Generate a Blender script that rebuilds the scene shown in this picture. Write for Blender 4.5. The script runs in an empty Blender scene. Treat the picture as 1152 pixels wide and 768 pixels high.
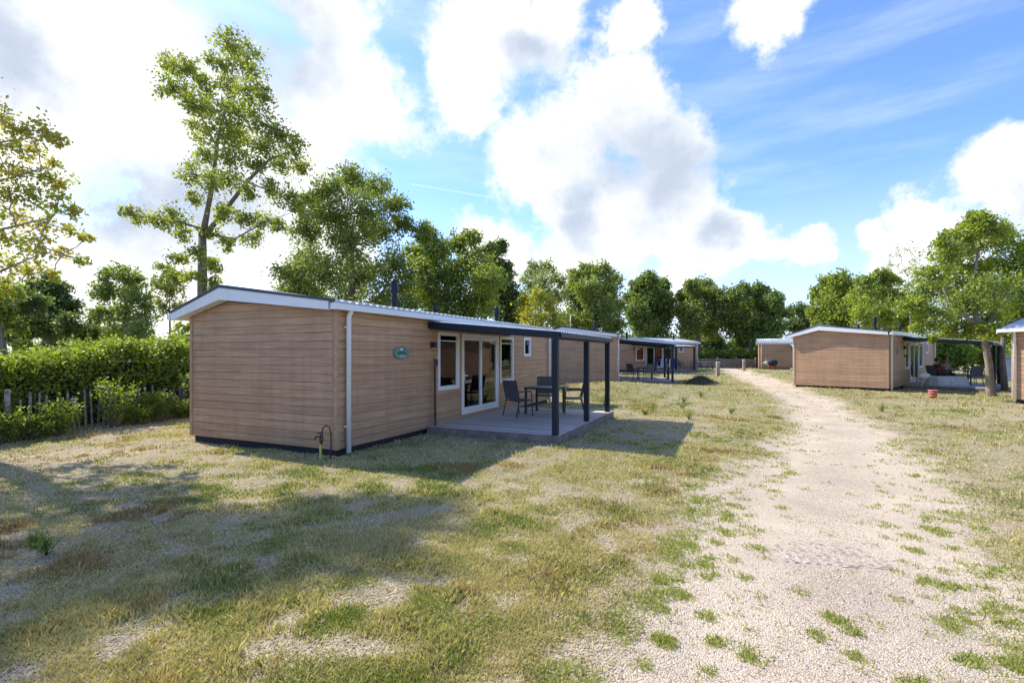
import bpy, math, random
import numpy as np
from mathutils import Vector, Matrix

R = math.radians
sc = bpy.context.scene
col = sc.collection
random.seed(7)
rng = np.random.default_rng(11)

# ------------------------------------------------------------------ camera, sky, sun, exposure
CZ = 1.83
cam_d = bpy.data.cameras.new("camera"); cam = bpy.data.objects.new("camera", cam_d); col.objects.link(cam)
cam.location = (0, 0, CZ); cam.rotation_euler = (R(90), 0, 0)
cam_d.sensor_width = 36; cam_d.lens = 560/1152*36
cam_d.shift_y = 14/1152
cam_d.clip_start = 0.05; cam_d.clip_end = 3000
sc.camera = cam

SUN = Vector((-.84, .54, 1.0)).normalized()
SUN_EL = math.asin(SUN.z); SUN_AZ = math.atan2(SUN.x, SUN.y)
sl = bpy.data.lights.new("sun", 'SUN'); so = bpy.data.objects.new("sun", sl); col.objects.link(so)
sl.energy = 3.8; sl.angle = R(.6); sl.color = (1, .93, .82)
so.rotation_euler = SUN.to_track_quat('Z', 'Y').to_euler(); so.location = (-20, 12, 30)

sc.view_settings.view_transform = 'Standard'; sc.view_settings.look = 'None'
sc.view_settings.gamma = 1; sc.view_settings.use_curve_mapping = False
sc.view_settings.exposure = .97
sc.cycles.max_bounces = 6; sc.cycles.diffuse_bounces = 3; sc.cycles.glossy_bounces = 3
sc.cycles.transmission_bounces = 4; sc.cycles.transparent_max_bounces = 8
sc.cycles.sample_clamp_indirect = 8

world = bpy.data.worlds.new("World"); sc.world = world; world.use_nodes = True
def build_world():
    nt = world.node_tree; N = nt.nodes; L = nt.links
    bg = N['Background']
    SK = .15
    bg.inputs['Strength'].default_value = SK
    sky = N.new('ShaderNodeTexSky'); sky.sky_type = 'NISHITA'; sky.sun_disc = False
    sky.sun_elevation = SUN_EL; sky.sun_rotation = SUN_AZ
    sky.air_density = 1.0; sky.dust_density = .6; sky.ozone_density = 1.6
    tc = N.new('ShaderNodeTexCoord')
    def m(op, a, b=None, c=None, clamp=False):
        n = N.new('ShaderNodeMath'); n.operation = op; n.use_clamp = clamp
        for i, v in enumerate((a, b, c)):
            if v is None: continue
            if isinstance(v, (int, float)): n.inputs[i].default_value = v
            else: L.new(v, n.inputs[i])
        return n.outputs[0]
    def vm(op, a, b=None, s=None):
        n = N.new('ShaderNodeVectorMath'); n.operation = op
        for i, v in enumerate((a, b)):
            if v is None: continue
            if isinstance(v, (tuple, Vector)): n.inputs[i].default_value = v
            else: L.new(v, n.inputs[i])
        if s is not None: n.inputs['Scale'].default_value = s
        return n.outputs['Value'] if op in ('DOT_PRODUCT', 'DISTANCE', 'LENGTH') else n.outputs['Vector']
    def noise(vec, scale, det, rough=.55, out='Fac', off=0):
        n = N.new('ShaderNodeTexNoise'); n.inputs['Scale'].default_value = scale
        n.inputs['Detail'].default_value = det; n.inputs['Roughness'].default_value = rough
        L.new(vec, n.inputs['Vector']); return n.outputs[out]
    D = vm('NORMALIZE', tc.outputs['Generated'])
    nc = noise(D, 3.6, 10, .6, out='Color')
    off = vm('SCALE', vm('SUBTRACT', nc, (.5, .5, .5)), s=.30)
    D2 = vm('ADD', D, off)
    def direc(u, v): return Vector(((u-576)/560, 1, (398-v)/560)).normalized()
    def blobs(lst, src):
        acc = None
        for (u, v, r) in lst:
            c = direc(u, v); rr = r/560 * c.y**1.3
            t = m('SUBTRACT', 1.0, m('DIVIDE', vm('DISTANCE', src, c), rr))
            acc = t if acc is None else m('MAXIMUM', acc, t)
        return acc
    cl = [(20,110,190),(150,60,150),(260,150,150),(385,120,80),(350,10,75),(120,330,200),(300,280,130),(-250,200,300),(-150,-200,300),
          (560,50,80),(548,125,60),(605,8,45),(690,118,72),(640,175,85),(735,165,60),(605,215,62),(690,235,100),(770,255,70),(835,275,55),(880,288,25),
          (640,300,60),(560,290,60),(700,22,36),(885,2,62),(1130,215,70),(1060,243,52),(1170,190,70),(1000,262,30),(920,300,30),
          (1500,100,200),(300,-300,300),(900,-420,260),(770,310,60),(1040,290,60)]
    b = blobs(cl, D2)
    f = noise(D, 6.0, 12, .66)
    f2 = noise(D, 1.8, 4, .5)
    dens = m('ADD', m('MULTIPLY', b, 1.25), m('MULTIPLY', m('SUBTRACT', f, .5), 2.7))
    mr = N.new('ShaderNodeMapRange'); mr.interpolation_type = 'SMOOTHSTEP'
    L.new(dens, mr.inputs[0]); mr.inputs[1].default_value = -.12; mr.inputs[2].default_value = .55
    cov = mr.outputs[0]
    # thin high streaks
    mp = N.new('ShaderNodeMapping'); mp.inputs['Rotation'].default_value = (0, R(-20), 0); mp.inputs['Scale'].default_value = (1.2, 1.2, 8)
    L.new(D, mp.inputs['Vector'])
    cir = noise(mp.outputs[0], 2.2, 7, .6)
    mr2 = N.new('ShaderNodeMapRange'); mr2.interpolation_type = 'SMOOTHSTEP'; L.new(cir, mr2.inputs[0])
    mr2.inputs[1].default_value = .4; mr2.inputs[2].default_value = .8; mr2.inputs[4].default_value = .36
    sep = N.new('ShaderNodeSeparateXYZ'); L.new(D, sep.inputs[0])
    mr3 = N.new('ShaderNodeMapRange'); L.new(sep.outputs['Z'], mr3.inputs[0]); mr3.inputs[1].default_value = .0; mr3.inputs[2].default_value = .3
    mr3.inputs[3].default_value = .75; mr3.inputs[4].default_value = .0
    thin = m('MAXIMUM', mr2.outputs[0], mr3.outputs[0])
    # contrail: a thin straight band between two directions
    p1, p2 = direc(462, 207), direc(552, 222); nn = p1.cross(p2).normalized(); mid = (p1+p2).normalized()
    near = m('SUBTRACT', 1.0, m('MULTIPLY', m('ABSOLUTE', vm('DOT_PRODUCT', D, nn)), 480), clamp=True)
    ext = m('LESS_THAN', vm('DISTANCE', D, mid), (p1-p2).length/2)
    con = m('MULTIPLY', m('MULTIPLY', near, ext), .45)
    thin = m('MAXIMUM', thin, con)
    # cloud tone
    sh = blobs([(705,178,75),(745,205,60),(660,215,45),(285,45,95),(235,235,80),(165,215,70),(655,262,40),(820,262,30),(10,60,60),(1140,235,40),(600,60,30)], D2)
    mrs = N.new('ShaderNodeMapRange'); mrs.interpolation_type = 'SMOOTHSTEP'; L.new(m('ADD', sh, m('MULTIPLY', m('SUBTRACT', f, .5), 2.0)), mrs.inputs[0]); mrs.inputs[1].default_value = -.55; mrs.inputs[2].default_value = .95
    sh = mrs.outputs[0]
    def mixc(fac, a, b):
        n = N.new('ShaderNodeMix'); n.data_type = 'RGBA'
        if isinstance(fac, float): n.inputs[0].default_value = fac
        else: L.new(fac, n.inputs[0])
        for i, v in ((6, a), (7, b)):
            if isinstance(v, tuple): n.inputs[i].default_value = (*v, 1)
            else: L.new(v, n.inputs[i])
        return n.outputs[2]
    ccol = mixc(sh, (4.1, 4.13, 4.2), (2.1, 2.42, 2.95))
    tint = N.new('ShaderNodeMix'); tint.data_type = 'RGBA'; tint.blend_type = 'MULTIPLY'; tint.inputs[0].default_value = 1
    L.new(sky.outputs[0], tint.inputs[6]); tint.inputs[7].default_value = (.62, .77, 1.10, 1)
    a = mixc(thin, tint.outputs[2], (3.5, 3.9, 4.4))
    a = mixc(cov, a, ccol)
    L.new(a, bg.inputs['Color'])
build_world()
world.cycles.sampling_method = 'MANUAL'; world.cycles.sample_map_resolution = 1024

# ------------------------------------------------------------------ helpers
def tag(o, label=None, cat=None, group=None, kind=None):
    if label: o['label'] = label
    if cat: o['category'] = cat
    if group: o['group'] = group
    if kind: o['kind'] = kind
    return o
def empty(name, loc=(0,0,0), rz=0.0):
    o = bpy.data.objects.new(name, None); col.objects.link(o); o.location = loc; o.rotation_euler = (0,0,rz)
    o.empty_display_size = .2
    return o
def thing(name, label, cat, loc=(0,0,0), rz=0.0, group=None):
    return tag(empty(name, loc, rz), label, cat, group)
def copy_tree(o, parent=None):
    c = o.copy(); col.objects.link(c)
    if parent is not None: c.parent = parent
    for ch in list(o.children): copy_tree(ch, c)
    return c
class MB:
    def __init__(s): s.v = []; s.f = []; s.sm = []
    def add(s, verts, faces, smooth=False):
        b = len(s.v); s.v += [tuple(p) for p in verts]
        for f in faces: s.f.append(tuple(b+i for i in f)); s.sm.append(smooth)
        return s
    def box(s, x0,x1,y0,y1,z0,z1, M=None):
        p = [Vector(c) for c in ((x0,y0,z0),(x1,y0,z0),(x1,y1,z0),(x0,y1,z0),(x0,y0,z1),(x1,y0,z1),(x1,y1,z1),(x0,y1,z1))]
        if M is not None: p = [M @ q for q in p]
        return s.add(p, [(0,3,2,1),(4,5,6,7),(0,1,5,4),(1,2,6,5),(2,3,7,6),(3,0,4,7)])
    def bar(s, a, b, w, h=None, up=(0,0,1)):
        a = Vector(a); b = Vector(b); h = h or w; d = b-a; L_ = d.length; d.normalize()
        up = Vector(up)
        if abs(d.dot(up)) > .98: up = Vector((0,1,0))
        x = d.cross(up).normalized(); z = x.cross(d)
        M = Matrix((x, d, z)).transposed().to_4x4(); M.translation = a
        return s.box(-w/2, w/2, 0, L_, -h/2, h/2, M)
    def tube(s, pts, rad, n=8, caps=True, smooth=True):
        pts = [Vector(p) for p in pts]
        if not isinstance(rad, (list, tuple)): rad = [rad]*len(pts)
        base = len(s.v); ref = Vector((.13,.97,.2))
        for i, p in enumerate(pts):
            d = (pts[min(i+1,len(pts)-1)]-pts[max(i-1,0)])
            d = d.normalized() if d.length > 1e-9 else Vector((0,0,1))
            if abs(d.dot(ref)) > .95: ref = Vector((.97,.1,.2))
            x = d.cross(ref).normalized(); y = d.cross(x)
            for k in range(n):
                a = 2*math.pi*k/n; s.v.append(tuple(p + (x*math.cos(a)+y*math.sin(a))*rad[i]))
        for i in range(len(pts)-1):
            for k in range(n):
                a, b = base+i*n+k, base+i*n+(k+1)%n
                s.f.append((a, b, b+n, a+n)); s.sm.append(smooth)
        if caps:
            s.f.append(tuple(base+k for k in range(n))[::-1]); s.sm.append(False)
            e = base+(len(pts)-1)*n
            s.f.append(tuple(e+k for k in range(n))); s.sm.append(False)
        return s
    def lathe(s, prof, c=(0,0,0), n=16, smooth=True):
        base = len(s.v)
        for r_, z in prof:
            for k in range(n):
                a = 2*math.pi*k/n; s.v.append((c[0]+r_*math.cos(a), c[1]+r_*math.sin(a), c[2]+z))
        for i in range(len(prof)-1):
            for k in range(n):
                a, b = base+i*n+k, base+i*n+(k+1)%n
                s.f.append((a, b, b+n, a+n)); s.sm.append(smooth)
        return s
    def build(s, name, mat, parent=None, bevel=0):
        me = bpy.data.meshes.new(name); me.from_pydata(s.v, [], s.f)
        me.polygons.foreach_set('use_smooth', s.sm); me.materials.append(mat); me.update()
        o = bpy.data.objects.new(name, me); col.objects.link(o)
        if parent is not None: o.parent = parent
        if bevel:
            b = o.modifiers.new('bevel', 'BEVEL'); b.width = bevel; b.segments = 2; b.limit_method = 'ANGLE'
        return o
def fast_mesh(name, V, nper, mat, parent=None, colr=None, smooth=False):
    """V (N*nper,3): N separate faces with nper corners each, optional colour per face"""
    n = len(V)//nper
    me = bpy.data.meshes.new(name)
    me.vertices.add(len(V)); me.vertices.foreach_set('co', V.astype(np.float32).ravel())
    me.loops.add(len(V)); me.loops.foreach_set('vertex_index', np.arange(len(V), dtype=np.int32))
    me.polygons.add(n); me.polygons.foreach_set('loop_start', np.arange(0, len(V), nper, dtype=np.int32))
    me.polygons.foreach_set('loop_total', np.full(n, nper, dtype=np.int32))
    if colr is not None:
        a = me.attributes.new('tint', 'FLOAT_COLOR', 'FACE')
        c = np.ones((n,4), dtype=np.float32); c[:,:3] = colr; a.data.foreach_set('color', c.ravel())
    me.update(calc_edges=True); me.materials.append(mat)
    o = bpy.data.objects.new(name, me); col.objects.link(o)
    if parent is not None: o.parent = parent
    return o

# lattice noise for placing things
_T = np.random.default_rng(5).random((256,256))
def vnoise(x, y):
    xi = np.floor(x).astype(int); yi = np.floor(y).astype(int); fx = x-xi; fy = y-yi
    fx = fx*fx*(3-2*fx); fy = fy*fy*(3-2*fy)
    g = lambda a, b: _T[a % 256, b % 256]
    return (g(xi,yi)*(1-fx)+g(xi+1,yi)*fx)*(1-fy) + (g(xi,yi+1)*(1-fx)+g(xi+1,yi+1)*fx)*fy
def fbm(x, y, o=4):
    s = 0; a = .5; t = 0
    for i in range(o):
        s = s + a*vnoise(x*2**i+17.3*i, y*2**i+5.1*i); t += a; a *= .55
    return s/t
def sstep(a, b, x):
    t = np.clip((x-a)/(b-a), 0, 1); return t*t*(3-2*t)

# ------------------------------------------------------------------ materials
def mat(name):
    m_ = bpy.data.materials.new(name); m_.use_nodes = True
    return m_, m_.node_tree.nodes, m_.node_tree.links, m_.node_tree.nodes['Principled BSDF']
def nz(N, L, vec, scale, det=4, rough=.55, out='Fac'):
    n = N.new('ShaderNodeTexNoise'); n.inputs['Scale'].default_value = scale; n.inputs['Detail'].default_value = det
    n.inputs['Roughness'].default_value = rough
    if vec is not None: L.new(vec, n.inputs['Vector'])
    return n.outputs[out]
def ramp(N, L, fac, stops):
    n = N.new('ShaderNodeValToRGB'); e = n.color_ramp.elements
    while len(e) < len(stops): e.new(.5)
    for i, (p, c) in enumerate(stops): e[i].position = p; e[i].color = (*c, 1)
    L.new(fac, n.inputs[0]); return n.outputs[0]
def mix(N, L, fac, a, b, bt='MIX'):
    n = N.new('ShaderNodeMix'); n.data_type = 'RGBA'; n.blend_type = bt
    if isinstance(fac, (int, float)): n.inputs[0].default_value = fac
    else: L.new(fac, n.inputs[0])
    for i, v in ((6, a), (7, b)):
        if isinstance(v, tuple): n.inputs[i].default_value = (*v, 1)
        else: L.new(v, n.inputs[i])
    return n.outputs[2]
def mapping(N, L, src, scale=(1,1,1)):
    n = N.new('ShaderNodeMapping'); n.inputs['Scale'].default_value = scale; L.new(src, n.inputs[0]); return n.outputs[0]
def bump(N, L, P, h, strength=.3, dist=.01):
    b = N.new('ShaderNodeBump'); b.inputs['Strength'].default_value = strength; b.inputs['Distance'].default_value = dist
    L.new(h, b.inputs['Height']); L.new(b.outputs[0], P.inputs['Normal'])
def simple(name, c, rough=.6, var=.12, scale=6, metal=0, bmp=0, spec=.5):
    m_, N, L, P = mat(name)
    tc = N.new('ShaderNodeTexCoord')
    f = nz(N, L, tc.outputs['Object'], scale, 6)
    lo = tuple(max(0, x*(1-var*2)) for x in c); hi = tuple(min(1, x*(1+var)) for x in c)
    L.new(ramp(N, L, f, [(.3, lo), (.7, hi)]), P.inputs['Base Color'])
    P.inputs['Roughness'].default_value = rough; P.inputs['Metallic'].default_value = metal
    P.inputs['Specular IOR Level'].default_value = spec
    if bmp: bump(N, L, P, nz(N, L, tc.outputs['Object'], scale*8, 4), bmp, .004)
    return m_
def cladding():
    m_, N, L, P = mat('wood_cladding')
    tc = N.new('ShaderNodeTexCoord'); o = tc.outputs['Object']
    sep = N.new('ShaderNodeSeparateXYZ'); L.new(o, sep.inputs[0])
    mt = N.new('ShaderNodeMath'); mt.operation = 'DIVIDE'; mt.inputs[1].default_value = .15
    sb = N.new('ShaderNodeMath'); sb.operation = 'SUBTRACT'; sb.inputs[1].default_value = .12; L.new(sep.outputs[2], sb.inputs[0]); L.new(sb.outputs[0], mt.inputs[0])
    fl = N.new('ShaderNodeMath'); fl.operation = 'FLOOR'; L.new(mt.outputs[0], fl.inputs[0])
    wn = N.new('ShaderNodeTexWhiteNoise'); wn.noise_dimensions = '1D'; L.new(fl.outputs[0], wn.inputs['W'])
    # shift the grain of every board
    sc_ = N.new('ShaderNodeVectorMath'); sc_.operation = 'SCALE'; sc_.inputs['Scale'].default_value = 20; L.new(wn.outputs['Color'], sc_.inputs[0])
    ad = N.new('ShaderNodeVectorMath'); L.new(o, ad.inputs[0]); L.new(sc_.outputs[0], ad.inputs[1])
    g1 = nz(N, L, mapping(N, L, ad.outputs[0], (1.0, 1.0, 22)), 1.5, 7, .6)
    g2 = nz(N, L, mapping(N, L, ad.outputs[0], (.7, .7, 7)), 1.4, 4, .6)
    c1 = ramp(N, L, g1, [(.25, (.355,.205,.115)), (.5, (.475,.292,.172)), (.75, (.575,.37,.225))])
    c2 = ramp(N, L, g2, [(.3, (.82,.80,.78)), (.7, (1.1,1.09,1.07))])
    c = mix(N, L, .85, c1, c2, 'MULTIPLY')
    v = ramp(N, L, wn.outputs['Value'], [(0, (.92,.92,.93)), (1, (1.07,1.06,1.04))])
    c = mix(N, L, 1, c, v, 'MULTIPLY')
    # rain splash dirt low on the boards
    dm = N.new('ShaderNodeMapRange'); L.new(sep.outputs[2], dm.inputs[0]); dm.inputs[1].default_value = .12; dm.inputs[2].default_value = .48; dm.inputs[3].default_value = .55; dm.inputs[4].default_value = 0
    dn = N.new('ShaderNodeMath'); dn.operation = 'MULTIPLY'; L.new(dm.outputs[0], dn.inputs[0]); L.new(nz(N, L, o, 5, 7, .7), dn.inputs[1])
    c = mix(N, L, dn.outputs[0], c, (.17,.125,.09))
    st = ramp(N, L, nz(N, L, mapping(N, L, o, (5,5,.5)), 1.2, 6, .6), [(.42, (1,1,1)), (.72, (.86,.85,.84))])
    c = mix(N, L, 1, c, st, 'MULTIPLY')
    L.new(c, P.inputs['Base Color']); P.inputs['Roughness'].default_value = .55
    bump(N, L, P, g1, .25, .004)
    return m_
def leaf_mat(name, trans=.45, gain=1.0, rough=.5):
    m_, N, L, P = mat(name)
    at = N.new('ShaderNodeAttribute'); at.attribute_name = 'tint'
    P.inputs['Roughness'].default_value = rough; P.inputs['Specular IOR Level'].default_value = .35
    L.new(at.outputs['Color'], P.inputs['Base Color'])
    tr = N.new('ShaderNodeBsdfTranslucent')
    tcx = mix(N, L, 1, at.outputs['Color'], (1.7*gain, 1.75*gain, .7*gain), 'MULTIPLY'); L.new(tcx, tr.inputs['Color'])
    mx = N.new('ShaderNodeMixShader'); mx.inputs[0].default_value = trans
    L.new(P.outputs[0], mx.inputs[1]); L.new(tr.outputs[0], mx.inputs[2])
    L.new(mx.outputs[0], N['Material Output'].inputs['Surface'])
    return m_
def bark(name, a=(.10,.085,.065), b=(.26,.22,.17)):
    m_, N, L, P = mat(name)
    tc = N.new('ShaderNodeTexCoord')
    f = nz(N, L, mapping(N, L, tc.outputs['Object'], (14,14,2.5)), 1.0, 8, .65)
    L.new(ramp(N, L, f, [(.32, a), (.68, b)]), P.inputs['Base Color']); P.inputs['Roughness'].default_value = .9
    bump(N, L, P, f, .8, .03); return m_
def glass():
    m_, N, L, P = mat('window_glass')
    N.remove(P)
    tr = N.new('ShaderNodeBsdfTransparent'); tr.inputs[0].default_value = (.86,.88,.89,1)
    gl = N.new('ShaderNodeBsdfGlossy'); gl.inputs['Roughness'].default_value = .01; gl.inputs[0].default_value = (.95,.97,1,1)
    fr = N.new('ShaderNodeFresnel'); fr.inputs[0].default_value = 1.42
    mr = N.new('ShaderNodeMapRange'); L.new(fr.outputs[0], mr.inputs[0]); mr.inputs[3].default_value = .01; mr.inputs[4].default_value = 1.0
    mx = N.new('ShaderNodeMixShader'); L.new(mr.outputs[0], mx.inputs[0]); L.new(tr.outputs[0], mx.inputs[1]); L.new(gl.outputs[0], mx.inputs[2])
    L.new(mx.outputs[0], N['Material Output'].inputs['Surface']); return m_
def deck_wood():
    m_, N, L, P = mat('weathered_deck_wood')
    tc = N.new('ShaderNodeTexCoord'); o = tc.outputs['Object']
    sep = N.new('ShaderNodeSeparateXYZ'); L.new(o, sep.inputs[0])
    a = N.new('ShaderNodeMath'); a.operation = 'SUBTRACT'; a.inputs[1].default_value = 2.835; L.new(sep.outputs[0], a.inputs[0])
    b = N.new('ShaderNodeMath'); b.operation = 'DIVIDE'; b.inputs[1].default_value = .143; L.new(a.outputs[0], b.inputs[0])
    c = N.new('ShaderNodeMath'); c.operation = 'FLOOR'; L.new(b.outputs[0], c.inputs[0])
    wn = N.new('ShaderNodeTexWhiteNoise'); wn.noise_dimensions = '1D'; L.new(c.outputs[0], wn.inputs['W'])
    g = nz(N, L, mapping(N, L, o, (30, 1.5, 30)), 1, 6, .6)
    col_ = ramp(N, L, g, [(.3, (.38,.34,.31)), (.7, (.66,.60,.55))])
    col_ = mix(N, L, 1, col_, ramp(N, L, wn.outputs['Value'], [(0, (.72,.72,.74)), (1, (1.1,1.08,1.05))]), 'MULTIPLY')
    L.new(col_, P.inputs['Base Color']); P.inputs['Roughness'].default_value = .75
    bump(N, L, P, g, .4, .004); return m_
M_CLAD = cladding()
M_TRIM = simple('wood_corner_trim', (.46,.285,.165), .55, .12, 9)
M_WHITE = simple('white_plastic', (.78,.79,.80), .35, .03, 3)
M_DARK = simple('dark_blue_powder_coat', (.010,.016,.030), .5, .15, 4, spec=.3)
M_SKIRT = simple('black_base_board', (.012,.015,.022), .7, .2, 4)
M_ROOF = simple('pale_roof_sheet', (.42,.48,.54), .35, .1, 3, metal=.25)
M_VERGE = simple('dark_verge_trim', (.03,.045,.07), .5, .1, 3)
M_GLASS = glass(); M_DFAS = simple('brown_deck_edge', (.20,.165,.145), .85, .2, 5)
M_RED = simple('dark_red_curtain', (.82,.05,.05), .9, .2, 8)
M_BEIGE = simple('beige_curtain', (.55,.5,.44), .9, .1, 8)
M_BLACK = simple('black_plastic', (.018,.019,.022), .45, .2, 6)
M_INT = simple('interior_board', (.16,.13,.11), .9, .1, 4)
M_SIGN = simple('green_sign_board', (.15,.25,.21), .4, .08, 10)
M_SIGNL = simple('pale_sign_paint', (.62,.70,.62), .5, .03, 10)
M_SIGND = simple('dark_sign_paint', (.015,.10,.085), .5, .03, 10)
M_DECK = deck_wood()
M_SLING = simple('grey_sling_fabric', (.12,.125,.14), .75, .15, 60, bmp=.2)
M_FRAME = simple('charcoal_chair_frame', (.035,.038,.045), .4, .1, 10)
M_TABLE = simple('grey_table_slats', (.20,.20,.21), .45, .1, 15)
M_RUST = simple('rust_brown_steel', (.10,.045,.028), .75, .3, 14)
M_LEAF = leaf_mat('leaves', .42)
M_GRASS = leaf_mat('grass_blades', .30, .9, .6)
M_BARK = bark('bark'); M_BARKL = bark('pale_bark', (.16,.14,.11), (.38,.33,.26))
M_FENCE = simple('grey_weathered_wood', (.30,.28,.26), .9, .3, 12, bmp=.5)
M_CORE = simple('hedge_core_shade', (.028,.035,.016), .95, .4, 5, bmp=.6)  # near-black core colour, the shade deep in the hedge put into it

# ------------------------------------------------------------------ ground
PL = np.array([(0,-1.2),(2.5,-.1),(3.4,.45),(5.07,1.4),(8.4,3.7),(10.5,5.3),(13.3,7.2),(17,9.2),(20,10.4),(25,12.1),(32,14.6),(40,17.3),(50,20.8),(60,23)])
PR = np.array([(0,2.2),(2.5,3.15),(3.4,3.75),(4.6,4.6),(7.2,6.35),(11.1,8.8),(14,10.2),(17.5,11.8),(23,13.9),(28.5,16.2),(40,20.2),(50,24),(60,27)])
def path_d(x, y):
    """>0 inside the path, metres from the nearer edge"""
    l = np.interp(y, PL[:,0], PL[:,1]); r = np.interp(y, PR[:,0], PR[:,1])
    return np.minimum(x-l, r-x)
def hgt(x, y):
    x = np.asarray(x, float); y = np.asarray(y, float)
    z = np.interp(y, [-50,10,16,22,27,48,80,400], [0,0,.03,.08,.12,.24,.3,.3])
    z = z + .46*np.exp(-((x-4.5)/4.6)**2 - ((y-22.3)/2.1)**2)*sstep(-3.5, .5, x)
    amp = sstep(0, 3, np.abs(y)+2)
    z = z + amp*(.10*(fbm(x*.33+9, y*.33, 3)-.5) + .045*(fbm(x*1.1, y*1.1+4, 3)-.5))*(1-sstep(.2, 1.0, path_d(x,y))*.75)
    z = z + .012*(fbm(x*5, y*5, 3)-.5)
    pd = path_d(x, y); z = z - .03*sstep(-.2, .6, pd)
    # level pads under the cabin and deck
    for (ox, oy, a, x0, x1, y0, y1) in PADS:
        ca, sa = math.cos(a), math.sin(a); lx = (x-ox)*ca+(y-oy)*sa; ly = -(x-ox)*sa+(y-oy)*ca
        dd = np.maximum(np.maximum(x0-lx, lx-x1), np.maximum(y0-ly, ly-y1))
        k = 1-sstep(0, .8, dd); z = z*(1-k) + k*np.minimum(z, PADZ)
    return z
A1 = math.atan2(.911, .413); PADZ = .0
PADS = [(-3.126, 8.86, A1, 0, 11, 0, 4.03), (-3.126, 8.86, A1, 2.8, 7.5, -3.2, 0)]
def cover(x, y):
    c = .55*fbm(x*.45+3, y*.45, 3) + .45*fbm(x*1.7, y*1.7+8, 3)
    c = sstep(.42, .68, c)
    c = c + .35*np.exp(-((x+2)/3.5)**2-((y-8.3)/2.0)**2)
    c = c - .5*np.exp(-((x+7.6)/1.8)**2-((y-8.3)/.9)**2) - .35*np.exp(-((x+.2)/1.0)**2-((y-3.6)/.8)**2)
    c = c + .45*sstep(10, 24, y)
    pd = path_d(x, y); c = c + .35*np.exp(-((pd+1.0)/.9)**2)*(x > 5)
    return np.clip(c, 0, 1)
def path_mask(x, y):
    pd = path_d(x, y) + (fbm(x*1.3, y*1.3+2, 4)-.5)*1.3
    return sstep(-.45, .6, pd)
def rut(x, y):
    l = np.interp(y, PL[:,0], PL[:,1]); q = np.interp(y, PR[:,0], PR[:,1]); t = (x-l)/(q-l)
    return (np.exp(-((t-.33)/.10)**2)+np.exp(-((t-.72)/.10)**2))*(.6+.6*fbm(x*.8, y*.5+3, 2))
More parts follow.
